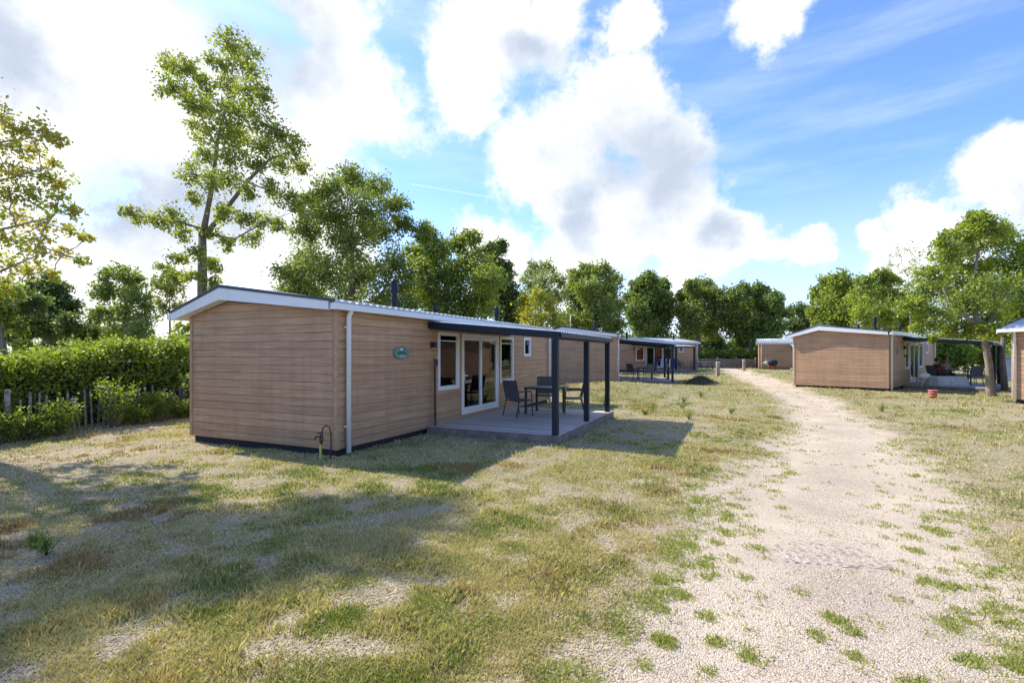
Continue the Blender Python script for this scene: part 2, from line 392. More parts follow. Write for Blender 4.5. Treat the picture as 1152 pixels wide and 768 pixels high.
def make_ground():
    def axis(lo, hi, fine, a, b):
        pts = list(np.arange(a, b, fine)); s = fine; p = pts[-1]
        while p < hi: s *= 1.09; p += s; pts.append(p)
        s = fine; p = pts[0]; neg = []
        while p > lo: s *= 1.12; p -= s; neg.append(p)
        return np.array(neg[::-1]+pts)
    X = axis(-500, 500, .07, -9, 11); Y = axis(-300, 700, .07, 1.5, 17)
    gx, gy = np.meshgrid(X, Y); z = hgt(gx, gy)
    pm = path_mask(gx, gy)
    z = z + pm*.010*(fbm(gx*9, gy*9, 2)-.5)
    V = np.stack([gx, gy, z], -1).reshape(-1,3)
    nx, ny = len(X), len(Y); i = np.arange(nx-1); j = np.arange(ny-1)
    a = (j[:,None]*nx+i[None,:]).ravel(); F = np.stack([a, a+1, a+nx+1, a+nx], -1).astype(np.int32)
    me = bpy.data.meshes.new('ground'); me.vertices.add(len(V)); me.vertices.foreach_set('co', V.astype(np.float32).ravel())
    me.loops.add(F.size); me.loops.foreach_set('vertex_index', F.ravel())
    me.polygons.add(len(F)); me.polygons.foreach_set('loop_start', np.arange(0, F.size, 4, dtype=np.int32)); me.polygons.foreach_set('loop_total', np.full(len(F), 4, dtype=np.int32))
    me.polygons.foreach_set('use_smooth', np.ones(len(F), bool))
    for nm, val in (('path', pm), ('cover', cover(gx, gy)), ('rut', rut(gx, gy))):
        at = me.attributes.new(nm, 'FLOAT', 'POINT'); at.data.foreach_set('value', val.astype(np.float32).ravel())
    me.update(calc_edges=True)
    m_, N, L, P = mat('lawn_and_gravel')
    tc = N.new('ShaderNodeTexCoord'); o = tc.outputs['Object']
    def att(n):
        q = N.new('ShaderNodeAttribute'); q.attribute_name = n; return q.outputs['Fac']
    def mth(op, a, b, clamp=False):
        q = N.new('ShaderNodeMath'); q.operation = op; q.use_clamp = clamp
        for k, v in enumerate((a, b)):
            if isinstance(v, (int, float)): q.inputs[k].default_value = v
            else: L.new(v, q.inputs[k])
        return q.outputs[0]
    # gravel: two sizes of stones
    vo = N.new('ShaderNodeTexVoronoi'); vo.inputs['Scale'].default_value = 88; L.new(o, vo.inputs['Vector'])
    vo2 = N.new('ShaderNodeTexVoronoi'); vo2.inputs['Scale'].default_value = 34; L.new(o, vo2.inputs['Vector'])
    st = ramp(N, L, nz(N, L, vo.outputs['Color'], 3.1, 0), [(.20, (.26,.20,.15)), (.36, (.48,.40,.31)), (.52, (.61,.52,.41)), (.8, (.72,.64,.53))])
    sp = N.new('ShaderNodeSeparateColor'); L.new(vo2.outputs['Color'], sp.inputs[0])
    big = mth('MULTIPLY', mth('GREATER_THAN', sp.outputs[0], .93), mth('LESS_THAN', vo2.outputs['Distance'], .32))
    st = mix(N, L, big, st, ramp(N, L, sp.outputs[1], [(0, (.16,.12,.10)), (.6, (.34,.27,.22)), (1, (.6,.55,.5))]))
    st = mix(N, L, mth('MULTIPLY', att('rut'), .55, True), st, (.63,.54,.43))
    blot = ramp(N, L, nz(N, L, o, .9, 5, .6), [(.3, (.80,.77,.74)), (.7, (1.08,1.05,1.0))])
    st = mix(N, L, 1, st, blot, 'MULTIPLY')
    # soil with dry thatch
    th = nz(N, L, mapping(N, L, o, (1,1,1)), 42, 6, .75)
    soil = ramp(N, L, th, [(.28, (.17,.125,.09)), (.42, (.36,.29,.225)), (.58, (.49,.42,.335)), (.78, (.64,.58,.485))])
    pt = ramp(N, L, nz(N, L, o, 1.1, 6, .65), [(.3, (.72,.66,.56)), (.5, (.95,.92,.82)), (.7, (1.12,1.06,1.0))])
    soil = mix(N, L, 1, soil, pt, 'MULTIPLY')
    gr = ramp(N, L, nz(N, L, o, 30, 6, .8), [(.3, (.07,.085,.03)), (.45, (.17,.18,.07)), (.6, (.33,.31,.15)), (.8, (.50,.45,.28))])
    gtone = ramp(N, L, nz(N, L, o, .55, 4, .6), [(.35, (.8,1.0,.7)), (.65, (1.15,1.0,.85))])
    gr = mix(N, L, .8, gr, gtone, 'MULTIPLY')
    cv = mth('ADD', att('cover'), mth('MULTIPLY', mth('SUBTRACT', nz(N, L, o, 9, 5, .7), .5), 1.3), True)
    lawn = mix(N, L, mth('ADD', mth('MULTIPLY', cv, .62), .2), soil, gr)
    pf = mth('ADD', att('path'), mth('MULTIPLY', mth('SUBTRACT', nz(N, L, o, 7, 5, .7), .5), .55), True)
    L.new(mix(N, L, pf, lawn, st), P.inputs['Base Color'])
    P.inputs['Roughness'].default_value = .95; P.inputs['Specular IOR Level'].default_value = .2
    hs = mth('SUBTRACT', mth('MULTIPLY', th, 1.4), mth('MULTIPLY', vo.outputs['Distance'], 1.0))
    bump(N, L, P, hs, .7, .02)
    me.materials.append(m_)
    ob = bpy.data.objects.new('ground', me); col.objects.link(ob); tag(ob, kind='structure')
make_ground()

# ------------------------------------------------------------------ cabins
CL, CW, ZB, ZT = 11.0, 4.03, .12, 2.62
RY, ZR = 2.83, 2.88                      # ridge offset and height of the gable wall
BP = .15
OPEN = [(3.31,4.26,.97,2.34),(4.43,6.54,.32,2.34),(6.70,7.64,.98,2.34),(8.52,9.1,1.77,2.36)]
def clip(poly, z, keep_above):
    out = []
    for i in range(len(poly)):
        a, b = poly[i], poly[(i+1)%len(poly)]
        ia = (a[1] >= z) if keep_above else (a[1] <= z); ib = (b[1] >= z) if keep_above else (b[1] <= z)
        if ia: out.append(a)
        if ia != ib:
            t = (z-a[1])/(b[1]-a[1]); out.append((a[0]+t*(b[0]-a[0]), z))
    return out
def wall_mesh(poly, mapf, opens=()):
    mb = MB()
    def prism(pl, d0, d1):
        if len(pl) < 3: return
        n = len(pl); vs = [mapf(a, d0, z) for a, z in pl]+[mapf(a, d1, z) for a, z in pl]
        mb.add(vs, [tuple(range(n)), tuple(range(2*n-1, n-1, -1))]+[(i, i+n, (i+1)%n+n, (i+1)%n) for i in range(n)])
    zmin = min(p[1] for p in poly); zmax = max(p[1] for p in poly)
    cuts = sorted({round(z, 4) for o in opens for z in o[2:4]})
    rows = []; z = zmin
    while z < zmax-1e-4:
        z1 = min(z+BP, zmax); g = [z]+[c for c in cuts if z+.004 < c < z1-.004]+[z1]
        for k in range(len(g)-1): rows.append((g[k], g[k+1]-(.009 if k == len(g)-2 else 0)))
        z = z1
    def emit(za, zb, d0, d1):
        strip = clip(clip(poly, za, True), zb, False)
        if len(strip) < 3: return
        mid = (za+zb)/2; seg = sorted([(o[0], o[1]) for o in opens if o[2] <= mid <= o[3]])
        if not seg: prism(strip, d0, d1); return
        x = min(p[0] for p in strip); xe = max(p[0] for p in strip)
        for a, b in seg+[(xe, xe)]:
            if a-x > .01: prism([(x,za),(a,za),(a,zb),(x,zb)], d0, d1)
            x = b
    for za, zb in rows: emit(za, zb, 0, .022)
    zc = sorted({zmin, zmax, *cuts})
    for za, zb in zip(zc[:-1], zc[1:]): emit(za, zb, .0225, .085)
    return mb
def roof_z(y):   # top surface
    return 2.745+(y+.1)*(3.14-2.745)/(RY+.1) if y <= RY else 3.14-(y-RY)*(3.14-2.68)/(CW+.3-RY)
def make_cabin():
    h = empty('holiday_cabin')
    front = [(0,ZB),(CL,ZB),(CL,ZT),(0,ZT)]
    gab = [(.0,ZB),(CW,ZB),(CW,ZT),(RY,ZR),(0,ZT)]
    wall_mesh(front, lambda a,d,z: (a,d,z), OPEN).build('wall', M_CLAD, h)
    wall_mesh(front, lambda a,d,z: (a,CW-d,z)).build('wall', M_CLAD, h)
    g2 = [(min(max(a,.077),CW-.077), z) for a, z in gab]
    wall_mesh(g2, lambda a,d,z: (d,a,z)).build('wall', M_CLAD, h)
    wall_mesh(g2, lambda a,d,z: (CL-d,a,z)).build('wall', M_CLAD, h)
    MB().box(.09,CL-.09,.09,CW-.09,ZB+.05,ZB+.09).build('floor_panel', M_INT, h)
    MB().box(.09,CL-.09,1.9,1.95,ZB+.1,2.6).build('inner_wall', M_INT, h)
    t = MB()
    for x, y in ((0,0),(CL,0),(0,CW),(CL,CW)):
        sx = 1 if x == 0 else -1; sy = 1 if y == 0 else -1
        xs = sorted((x-sx*.012, x+sx*.06)); ys = sorted((y-sy*.012, y+sy*.06))
        tt = MB().box(xs[0],xs[1],ys[0],ys[1],ZB-.005,ZT-.002)
        tt.build('corner_trim', M_TRIM, h, .004)
    MB().box(.06,CL-.06,.06,CW-.06,-.25,ZB+.02).build('base', M_SKIRT, h)
    # roof: corrugated sheets
    x0, x1, n = -.2, CL+.2, 320
    mb = MB(); xs = np.linspace(x0, x1, n+1)
    prof = [(-.14,roof_z(-.14)),(RY,3.14),(CW+.3,2.68)]
    vs = []
    for k, x in enumerate(xs):
        w = .045*abs(math.sin(math.pi*(x-x0)/.19))**.8
        for (y, z) in prof: vs.append((x, y, z+w))
        for (y, z) in prof: vs.append((x, y, z-.012))
    fs = []
    for k in range(n):
        a = k*6; b = a+6
        fs += [(a,b,b+1,a+1),(a+1,b+1,b+2,a+2),(a+3,a+4,b+4,b+3),(a+4,a+5,b+5,b+4),(a,a+3,b+3,b),(a+2,b+2,b+5,a+5)]
    fs += [(0,1,4,3),(1,2,5,4),(n*6,n*6+3,n*6+4,n*6+1),(n*6+1,n*6+4,n*6+5,n*6+2)]
    roof = mb.add(vs, fs).build('roof', M_ROOF, h)
    MB().tube([(x0,RY,3.17),(x1,RY,3.17)], .05, 8).build('ridge_cap', M_ROOF, roof)
    for xa, xb in ((x0-.02, x0+.03),(x1-.03, x1+.02)):
        v = MB(); tops = [(.1-.12,roof_z(-.02)),(RY,3.14),(CW+.3,2.68)]; bots = [(-.02,2.60),(RY,2.90),(CW+.3,2.53)]
        p = [(xa,y,z-.005) for y,z in tops]+[(xa,y,z) for y,z in bots]+[(xb,y,z-.005) for y,z in tops]+[(xb,y,z) for y,z in bots]
        v.add(p, [(0,1,4,3),(1,2,5,4),(6,9,10,7),(7,10,11,8),(0,6,7,1),(1,7,8,2),(3,4,10,9),(4,5,11,10),(0,3,9,6),(2,8,11,5)])
        v.build('fascia', M_WHITE, h)
        v = MB()
        for (ya,za),(yb,zb) in (((-.14,roof_z(-.14)+.02),(RY,3.165)),((RY,3.165),(CW+.33,2.70))):
            v.bar(((xa+xb)/2,ya,za),((xa+xb)/2,yb,zb), .075, .05)
        v.build('verge_trim', M_VERGE, h)
    s = MB()
    for (ya,za),(yb,zb) in (((-.08,2.625),(RY,2.915)),((RY,2.915),(CW+.28,2.545))):
        p = [(x,y,z+dz) for x in (x0+.035,x1-.035) for (y,z) in ((ya,za),(yb,zb)) for dz in (0,.02)]
        s.add(p, [(0,2,6,4),(1,5,7,3),(0,4,5,1),(2,3,7,6),(0,1,3,2),(4,6,7,5)])
    s.build('soffit', M_WHITE, h)
    # gutters (open U sections)
    for (ya, yb, zt) in ((-.20,-.085,2.715),(CW+.31,CW+.42,2.66)):
        g = MB(); g.box(x0-.03,x1+.03,ya,ya+.012,zt-.11,zt); g.box(x0-.03,x1+.03,yb-.012,yb,zt-.11,zt); g.box(x0-.03,x1+.03,ya+.012,yb-.012,zt-.11,zt-.098)
        for x in (x0-.03, x1+.02): g.box(x,x+.01,ya+.012,yb-.012,zt-.098,zt)
        g.build('gutter', M_WHITE, h)
    for x, y, dy in ((.23,-.075,1),(CL-.2,-.075,1),(CL-.12,CW+.075,-1),(.2,CW+.075,-1)):
        d = MB(); d.tube([(x,y-dy*.06,2.62),(x,y-dy*.03,2.56),(x,y,2.50),(x,y,.04)], .045, 12)
        dp = d.build('downpipe', M_WHITE, h)
        for z in (2.3, .5): MB().box(x-.055,x+.055,min(y,y+dy*.06),max(y,y+dy*.06),z,z+.03).build('pipe_bracket', M_WHITE, dp)
    # windows
    def frame(xa,xb,za,zb,w,ya,yb):
        f = MB(); f.box(xa,xb,ya,yb,za,za+w); f.box(xa,xb,ya,yb,zb-w,zb); f.box(xa,xa+w,ya,yb,za+w,zb-w); f.box(xb-w,xb,ya,yb,za+w,zb-w); return f
    def curtain(xa,xb,za,zb,y,m_,par,amp=.018,per=.11):
        n = max(6, int((xb-xa)/per*8)); vs = []
        for k in range(n+1):
            x = xa+(xb-xa)*k/n; yy = y+amp*math.sin(2*math.pi*(x-xa)/per+.8*math.sin(x*9))
            vs += [(x,yy,za),(x,yy,zb),(x,yy+.004,za),(x,yy+.004,zb)]
        fs = []
        for k in range(n):
            a = k*4; b = a+4; fs += [(a,b,b+1,a+1),(a+2,a+3,b+3,b+2)]
        MB().add(vs, fs, True).build('curtain', m_, par)
    for k, (xa,xb,za,zb) in enumerate(OPEN):
        if k == 1: continue
        w = empty('window'); w.parent = h
        ww = .085 if k != 3 else .09
        frame(xa-.02,xb+.02,za-.02,zb+.02,ww,-.022,.055).build('frame', M_WHITE, w, .006)
        if k != 3: frame(xa+ww-.03,xb-ww+.03,za+ww-.03,zb-ww+.03-.12,.028,.008,.045).build('sash', M_WHITE, w, .004)
        MB().box(xa+.055,xb-.055,.024,.030,za+.055,zb-.055).build('pane', M_GLASS, w)
        if k == 0: curtain(xa+.05,xb-.2,za-.05,zb,.115,M_RED,w)
        if k == 2: curtain(xa+.03,xa+.38,za-.05,zb,.16,M_RED,w); curtain(xb-.2,xb-.03,za-.05,zb,.17,M_INT,w)
        if k == 0 or k == 2: MB().box(xa+.06,xb-.06,.034,.050,zb-.19,zb-.06).build('roller_blind', M_WHITE, w)
        if k == 3: MB().box(xa+.03,xb-.03,.10,.104,za+.03,zb-.03).build('curtain', M_BEIGE, w)
    xa,xb,za,zb = OPEN[1]
    d = empty('sliding_door'); d.parent = h
    frame(xa-.02,xb+.02,za-.06,zb+.02,.075,-.026,.06).build('frame', M_WHITE, d, .006)
    xm = (xa+xb)/2
    for q, (a, b, y) in enumerate(((xa+.05,xm+.04,.006),(xm-.04,xb-.05,-.012))):
        lf = frame(a,b,za+.02,zb-.06,.09,y,y+.045).build('door_leaf', M_WHITE, d, .005)
        MB().box(a+.085,b-.085,y+.018,y+.026,za+.10,zb-.14).build('pane', M_GLASS, lf)
    hd = MB().box(xa+.075,xa+.105,-.03,.006,1.15,1.36); hd.box(xa+.075,xa+.22,-.05,-.03,1.25,1.28); hd.build('handle', M_WHITE, d, .003)
    curtain(xa+.1,xa+.42,za,zb,.18,M_BEIGE,d); curtain(xm+.15,xb-.05,za+.9,zb,.16,M_RED,d)
    # oval sign
    def oval(a, b, y0, y1, cx, cz, n=40):
        m2 = MB(); vs = [(cx+a*math.cos(2*math.pi*k/n), y, cz+b*math.sin(2*math.pi*k/n)) for y in (y0,y1) for k in range(n)]
        m2.add(vs, [tuple(range(n)), tuple(range(2*n-1,n-1,-1))]+[(k,k+n,(k+1)%n+n,(k+1)%n) for k in range(n)]); return m2
    sg = oval(.265,.135,-.035,-.002,1.86,1.855).build('sign_plate', M_SIGN, h, .004)
    e = MB()
    e.v += oval(.07,.022,-.039,-.0355,1.85,1.925).v; e.f += oval(.07,.022,0,0,0,0).f; e.sm += [False]*len(oval(.07,.022,0,0,0,0).f)
    e.build('sign_mark', M_SIGNL, sg); MB().bar((1.78,-.037,1.79),(1.98,-.037,1.775),.006,.012).build('sign_underline', M_SIGNL, sg)
    e = MB()
    for k in range(6): e.box(1.72+k*.034,1.744+k*.034,-.039,-.0355,1.835-(k%2)*.008,1.87+(k%3)*.008)
    for k in range(3): e.box(1.93+k*.03,1.952+k*.03,-.039,-.0355,1.82,1.85+(k%2)*.02)
    for k in range(3): e.box(1.88+k*.03,1.905+k*.03,-.039,-.0355,1.905,1.93)
    e.build('sign_lettering', M_SIGND, sg)
    lm = MB().box(2.97,3.07,-.12,-.002,1.97,2.11).build('wall_lamp', M_BLACK, h, .008)
    MB().lathe([(.032,-.004),(.034,-.02),(.0,-.02)], (3.02,-.065,1.97)).build('lamp_lens', M_WHITE, lm)
    MB().box(3.16,3.23,-.045,-.002,1.56,1.70).build('socket_box', M_BLACK, h, .006)
    # flue and vents through the roof
    def flue(x, y, r, top):
        z = roof_z(y)-.05; H_ = top-z
        f = MB().lathe([(r*1.7,.02),(r*1.5,.08),(r,.12),(r,H_*.55),(r*1.45,H_*.57),(r*1.5,H_*.68),(r*1.1,H_*.72),(r*1.35,H_*.78),(r*1.0,H_*.93),(r*.75,H_),(0,H_)], (x,y,z), 16)
        f.build('flue', M_DARK, roof)
    flue(3.25, 1.25, .075, 3.68); flue(9.1, 1.3, .07, 3.52)
    flue(8.0, 3.15, .06, 3.55)
    return h
cabin1 = make_cabin()
def place(o, x, y, z, d):
    o.location = (x, y, z); o.rotation_euler = (0, 0, math.atan2(d[1], d[0]))
# building frames: origin corner, wall direction, ground height
FR = {1: (-3.126,8.86,0,(.413,.911)), 2: (5.48,26,.11,(.2,.98)), 3: (8.45,44.5,.24,(.9,.43)),
      4: (17.4,23,.11,(.75,.66)), 5: (25.8,52,.24,(.9,-.42)), 6: (25.35,8.85,.07,(-.3,.954))}
CG = 'timber clad holiday cabins'
place(cabin1, *FR[1]); tag(cabin1, 'large wood clad cabin nearest the camera, its patio doors opening on the near deck', 'cabin', CG)
cl_lab = {2: 'wood clad cabin directly behind the nearest one, showing its gable with a thin roof mast',
          3: 'far wood clad cabin seen side on, its long front behind drying towels',
          4: 'brown wood clad cabin at right beside the big tree, broad gable facing the gravel path',
          5: 'small far wood clad cabin behind the right hand gable, green sign on its front',
          6: 'sunlit cabin corner cut off by the right edge of the picture'}
cabins = {1: cabin1}
for k in range(2, 7):
    c = copy_tree(cabin1); place(c, *FR[k]); tag(c, cl_lab[k], 'cabin', CG); cabins[k] = c
def loc(k, x, y, z=0):
    ox, oy, oz, d = FR[k]; n = math.hypot(*d); dx, dy = d[0]/n, d[1]/n
    return (ox+dx*x-dy*y, oy+dy*x+dx*y, oz+z)
# roof extras
m2 = MB().tube([(2.2,2.6,3.05),(2.2,2.6,3.95)], .018, 6); m2.bar((1.98,2.6,3.86),(2.42,2.6,3.86), .012); m2.build('roof_mast', M_WHITE, cabins[2])

# ------------------------------------------------------------------ pergola and deck (frame of the cabin)
PX0, PX1, PO = 2.83, 7.42, 3.1
def make_pergola():
    p = empty('pergola')
    def zt(y): return 2.26+(y+PO)*(2.55-2.26)/PO
    for x in (PX0+.06, 5.2, PX1-.06): MB().box(x-.06,x+.06,-PO-.06,-PO+.06,.02,2.14).build('post', M_DARK, p, .006)
    for x in (PX0+.05, PX1-.05): MB().bar((x,-.03,zt(0)-.06),(x,-PO-.08,zt(-PO)-.06), .08, .13).build('end_beam', M_DARK, p, .004)
    MB().box(PX0+.095,PX1-.095,-PO-.05,-PO+.05,2.13,2.235).build('front_beam', M_DARK, p, .004)
    MB().box(PX0+.095,PX1-.095,-.07,-.02,2.40,2.52).build('wall_beam', M_DARK, p, .004)
    for x in (3.95, 5.08, 6.2): MB().bar((x,-.08,zt(0)-.055),(x,-PO+.06,zt(-PO)-.045), .05, .08).build('rafter', M_DARK, p)
    n = 120; vs = []
    for k in range(n+1):
        x = PX0+(PX1-PX0)*k/n; w = .018*math.sin(k*2*math.pi/4)
        for y in (-.02, -PO-.12): vs += [(x,y,zt(y)+.035+w),(x,y,zt(y)+.03+w-.006)]
    fs = []
    for k in range(n):
        a = 4*k; b = a+4; fs += [(a,b,b+2,a+2),(a+1,a+3,b+3,b+1),(a,a+1,b+1,b),(a+2,b+2,b+3,a+3)]
    MB().add(vs, fs).build('roof_sheet', M_ROOF, p)
    g = MB(); y0 = -PO-.16
    g.box(PX0,PX1,y0,y0+.01,2.17,2.25); g.box(PX0,PX1,y0+.01,y0+.09,2.17,2.18); g.box(PX0,PX1,y0+.09,y0+.1,2.17,2.25)
    g.build('gutter', M_VERGE, p)
    return p
def make_deck():
    d = empty('deck')
    x = PX0+.005; b = MB()
    while x < PX1+.12:
        b.box(x, x+.134, -PO-.1, -.015, .142, .17-.002*random.random()); x += .143
    b.build('deck_boards', M_DECK, d)
    f = MB(); f.box(PX0,x-.006,-PO-.13,-PO-.102,-.05,.165); f.box(PX0-.03,PX0-.002,-PO-.13,-.015,-.05,.165); f.box(x-.004,x+.024,-PO-.13,-.015,-.05,.165)
    f.build('deck_fascia', M_DFAS, d)
    f = MB()
    for xx in (3.3,4.6,5.9,7.2): f.box(xx,xx+.06,-PO-.1,-.02,-.02,.141)
    f.build('joist', M_SKIRT, d)
    return d
perg = make_pergola(); deck = make_deck()
place(perg, *FR[1]); place(deck, *FR[1])
tag(perg, 'dark blue lean-to pergola with three posts over the nearest deck', 'pergola', 'lean-to pergolas on the cabins')
tag(deck, 'low grey timber deck with table and chairs in front of the nearest cabin', 'deck', 'timber decks in front of the cabins')
for k, lp, ld in ((2,'dark pergola joined to the second cabin, posts lined up closely','low deck of the second cabin, half hidden by the grassy rise'),
                  (3,'dark pergola along the front of the far side-on cabin, above the towels','low deck of the far side-on cabin, under the drying towels'),
                  (4,'dark pergola beside the tree at right, sheltering people and covered furniture','low deck beside the right hand tree with people and covered bench'),
                  (5,'dark pergola post and edge at the far small cabin with green sign','low deck of the far small cabin, mostly behind the right gable')):
    c = copy_tree(perg); place(c, *FR[k]); tag(c, lp, 'pergola'); c = copy_tree(deck); place(c, *FR[k]); tag(c, ld, 'deck')

# ------------------------------------------------------------------ furniture
def make_chair():
    c = empty('garden_chair')
    W = .27
    def sheet(pts, w, t=.012):
        m = MB(); n = len(pts)
        vs = []
        for (y, z) in pts: vs += [(-w,y,z),(w,y,z),(-w,y-.002,z-t),(w,y-.002,z-t)]
        fs = []
        for k in range(n-1):
            a = 4*k; b = a+4; fs += [(a,a+1,b+1,b),(a+2,b+2,b+3,a+3),(a,b,b+2,a+2),(a+1,a+3,b+3,b+1)]
        fs += [(0,2,3,1),(4*n-4,4*n-3,4*n-1,4*n-2)]
        m.add(vs, fs, False); return m
    sheet([(.24,.43),(.22,.445),(.08,.432),(-.10,.42),(-.22,.425)], W-.02).build('seat', M_SLING, c)
    sheet([(-.215,.47),(-.25,.62),(-.29,.78),(-.33,.94)], W-.02).build('backrest', M_SLING, c)
    for s in (-1, 1):
        x = s*W
        MB().tube([(x,.25,.0),(x,.235,.40),(x,.22,.63),(x,.19,.655),(x,-.12,.66),(x,-.262,.66)], .014, 8).build('leg', M_FRAME, c)
        MB().tube([(x,-.33,.0),(x,-.245,.30),(x,-.205,.44),(x,-.262,.66),(x,-.34,.96)], .014, 8).build('leg', M_FRAME, c)
        MB().box(x-.025,x+.025,-.22,.2,.662,.684).build('armrest', M_FRAME, c, .006)
    f = MB(); f.tube([(-W,.235,.42),(W,.235,.42)], .012); f.tube([(-W,-.215,.42),(W,-.215,.42)], .012); f.tube([(-W,-.34,.955),(W,-.34,.955)], .013)
    for s in (-1,1): f.tube([(s*W,.235,.42),(s*W,-.205,.42)], .012)
    f.build('frame', M_FRAME, c)
    return c
def make_table(w=.9, l=.9):
    t = empty('garden_table')
    s = MB(); n = 8
    for k in range(n):
        a = -w/2+.03+k*(w-.06)/n; s.box(a, a+(w-.06)/n-.008, -l/2+.03, l/2-.03, .715, .735)
    s.build('tabletop', M_TABLE, t)
    f = MB(); f.box(-w/2,w/2,-l/2,-l/2+.028,.69,.738); f.box(-w/2,w/2,l/2-.028,l/2,.69,.738); f.box(-w/2,-w/2+.028,-l/2+.028,l/2-.028,.69,.738); f.box(w/2-.028,w/2,-l/2+.028,l/2-.028,.69,.738)
    f.build('table_frame', M_FRAME, t)
    for sx in (-1,1):
        for sy in (-1,1):
            x = sx*(w/2-.04); y = sy*(l/2-.04); MB().box(x-.03,x+.03,y-.03,y+.03,0,.689).build('leg', M_FRAME, t, .004)
    return t
DZ = .171
chair0 = make_chair(); table0 = make_table()
def look(c, p, q): # chair at p facing q
    c.location = p; c.rotation_euler = (0,0,math.atan2(q[1]-p[1], q[0]-p[0])-math.pi/2)
tc_ = (.93,14.0)
table0.location = (*tc_, DZ); table0.rotation_euler = (0,0,A1)
tag(table0, 'dark square garden table with slatted top on the nearest deck', 'table', 'garden tables on the decks')
GC = 'sling garden chairs on the nearest deck'
look(chair0, (.18,13.35,DZ), tc_); tag(chair0, 'grey sling armchair left of the near deck table, its back towards the camera', 'chair', GC)
c = copy_tree(chair0); look(c, (1.72,13.95,DZ), tc_); tag(c, 'sling armchair at the right end of the near deck table, seen between two pergola posts', 'chair', GC)
c = copy_tree(chair0); look(c, (1.02,14.95,DZ), tc_); tag(c, 'sling armchair on the far side of the near deck table, partly hidden by a post', 'chair', GC)
# second cabin's deck
t2 = copy_tree(table0); p2 = loc(2,4.9,-1.7,DZ); t2.location = p2; t2.rotation_euler = (0,0,1.35); tag(t2, 'dark garden table on the second cabin deck beyond the grassy rise', 'table')
g2 = 'dark chairs on the second cabin deck'
for (x, y, lb) in ((4.3,-1.0,'dark chair left of the table on the second cabin deck'),(4.1,-1.9,'dark chair nearest the camera at the second cabin table, showing its broad back'),(4.6,-2.7,'dark chair right of the table on the second cabin deck')):
    c = copy_tree(chair0); look(c, loc(2,x,y,DZ), p2); tag(c, lb, 'chair', g2)

# brown post by the deck corner
bp = MB().bar((-1.77,11.5,-.1),(-1.79,11.52,1.73), .05, .06).build('deck_post', M_RUST, None, .004); tag(bp, 'slim rust brown post standing at the left corner of the near deck', 'post')
# standpipe by the corner
sp = thing('water_standpipe', 'garden tap on a yellow stake with a dark hose loop at the cabin corner', 'water tap', (-3.30,8.58,0))
MY = simple('yellow_stake_paint', (.42,.44,.08), .6, .1, 10)
MB().box(-.018,.018,-.018,.018,-.1,.30).build('stake', MY, sp, .003)
MR = simple('dark_red_hose', (.07,.025,.03), .5, .2, 12)
MB().tube([(.02,-.01,.27),(.05,-.02,.36),(.03,-.02,.48),(.05,-.02,.57),(.11,-.02,.60),(.16,-.02,.57),(.185,-.02,.47),(.185,-.01,.3),(.17,.0,.12),(.175,.0,.0)], .013, 8).build('hose', MR, sp)
MB().tube([(-.0,0,.28),(0,0,.42)], .02, 8).tube([(0,0,.40),(-.07,-.03,.41),(-.09,-.035,.36)], .016, 8).build('tap_body', MR, sp)
MB().tube([(-.045,-.02,.47),(.035,-.02,.47)], .012, 8).tube([(0,0,.42),(-.005,-.02,.47)], .010, 8).build('tap_handle', MR, sp)

# ------------------------------------------------------------------ trees
TCOL = {'green': ((.11,.165,.042),(.24,.30,.08)), 'dark': ((.065,.105,.040),(.16,.21,.072)), 'oak': ((.13,.16,.042),(.27,.295,.085)),
        'yellow': ((.27,.24,.045),(.50,.43,.085)), 'bright': ((.18,.235,.034),(.38,.42,.065)), 'pale': ((.15,.19,.08),(.29,.33,.16)), 'hedge': ((.085,.13,.024),(.24,.30,.048)),
        'olive': ((.055,.075,.03),(.12,.13,.055))}
def leaves_at(centers, sig, per, size, tone, mixin=None, mixp=0, flat=.8, name='crown', parent=None, droop=.15, anis=.62):
    n = len(centers)*per
    c = np.repeat(centers, per, axis=0); s = np.repeat(sig, per)[:,None]
    g = rng.normal(size=(n,3)); g[:,2] *= flat
    c = c + g*s
    d = rng.normal(size=(n,3)); d[:,2] -= droop; d /= np.linalg.norm(d, axis=1)[:,None]
    nr = rng.normal(size=(n,3)); nr[:,2] += .7
    w = np.cross(d, nr); w /= (np.linalg.norm(w, axis=1)[:,None]+1e-9)
    sz = size*rng.uniform(.6, 1.35, n)[:,None]
    V = np.stack([c, c+d*sz*.45+w*sz*anis*.5, c+d*sz, c+d*sz*.5-w*sz*anis*.5], 1).reshape(-1,3)
    lo, hi = (np.array(x) for x in TCOL[tone])
    t = np.repeat(rng.random(len(centers)), per)*.55+rng.random(n)*.45
    colr = lo+(hi-lo)*t[:,None]
    if mixin:
        lo2, hi2 = (np.array(x) for x in TCOL[mixin]); k = np.repeat(rng.random(len(centers)) < mixp, per)
        k2 = rng.random(n) < mixp*.35; k = k | k2
        colr[k] = (lo2+(hi2-lo2)*t[:,None])[k]
    return fast_mesh(name, V, 4, M_LEAF, parent, colr)
def wiggle(a, b, n, amp, rnd):
    pts = []
    for k in range(n+1):
        t = k/n; p = a.lerp(b, t); w = amp*math.sin(math.pi*t)
        pts.append(p+Vector((rnd.uniform(-w,w), rnd.uniform(-w,w), rnd.uniform(-w,w)*.5)))
    pts[0] = a; pts[-1] = b; return pts
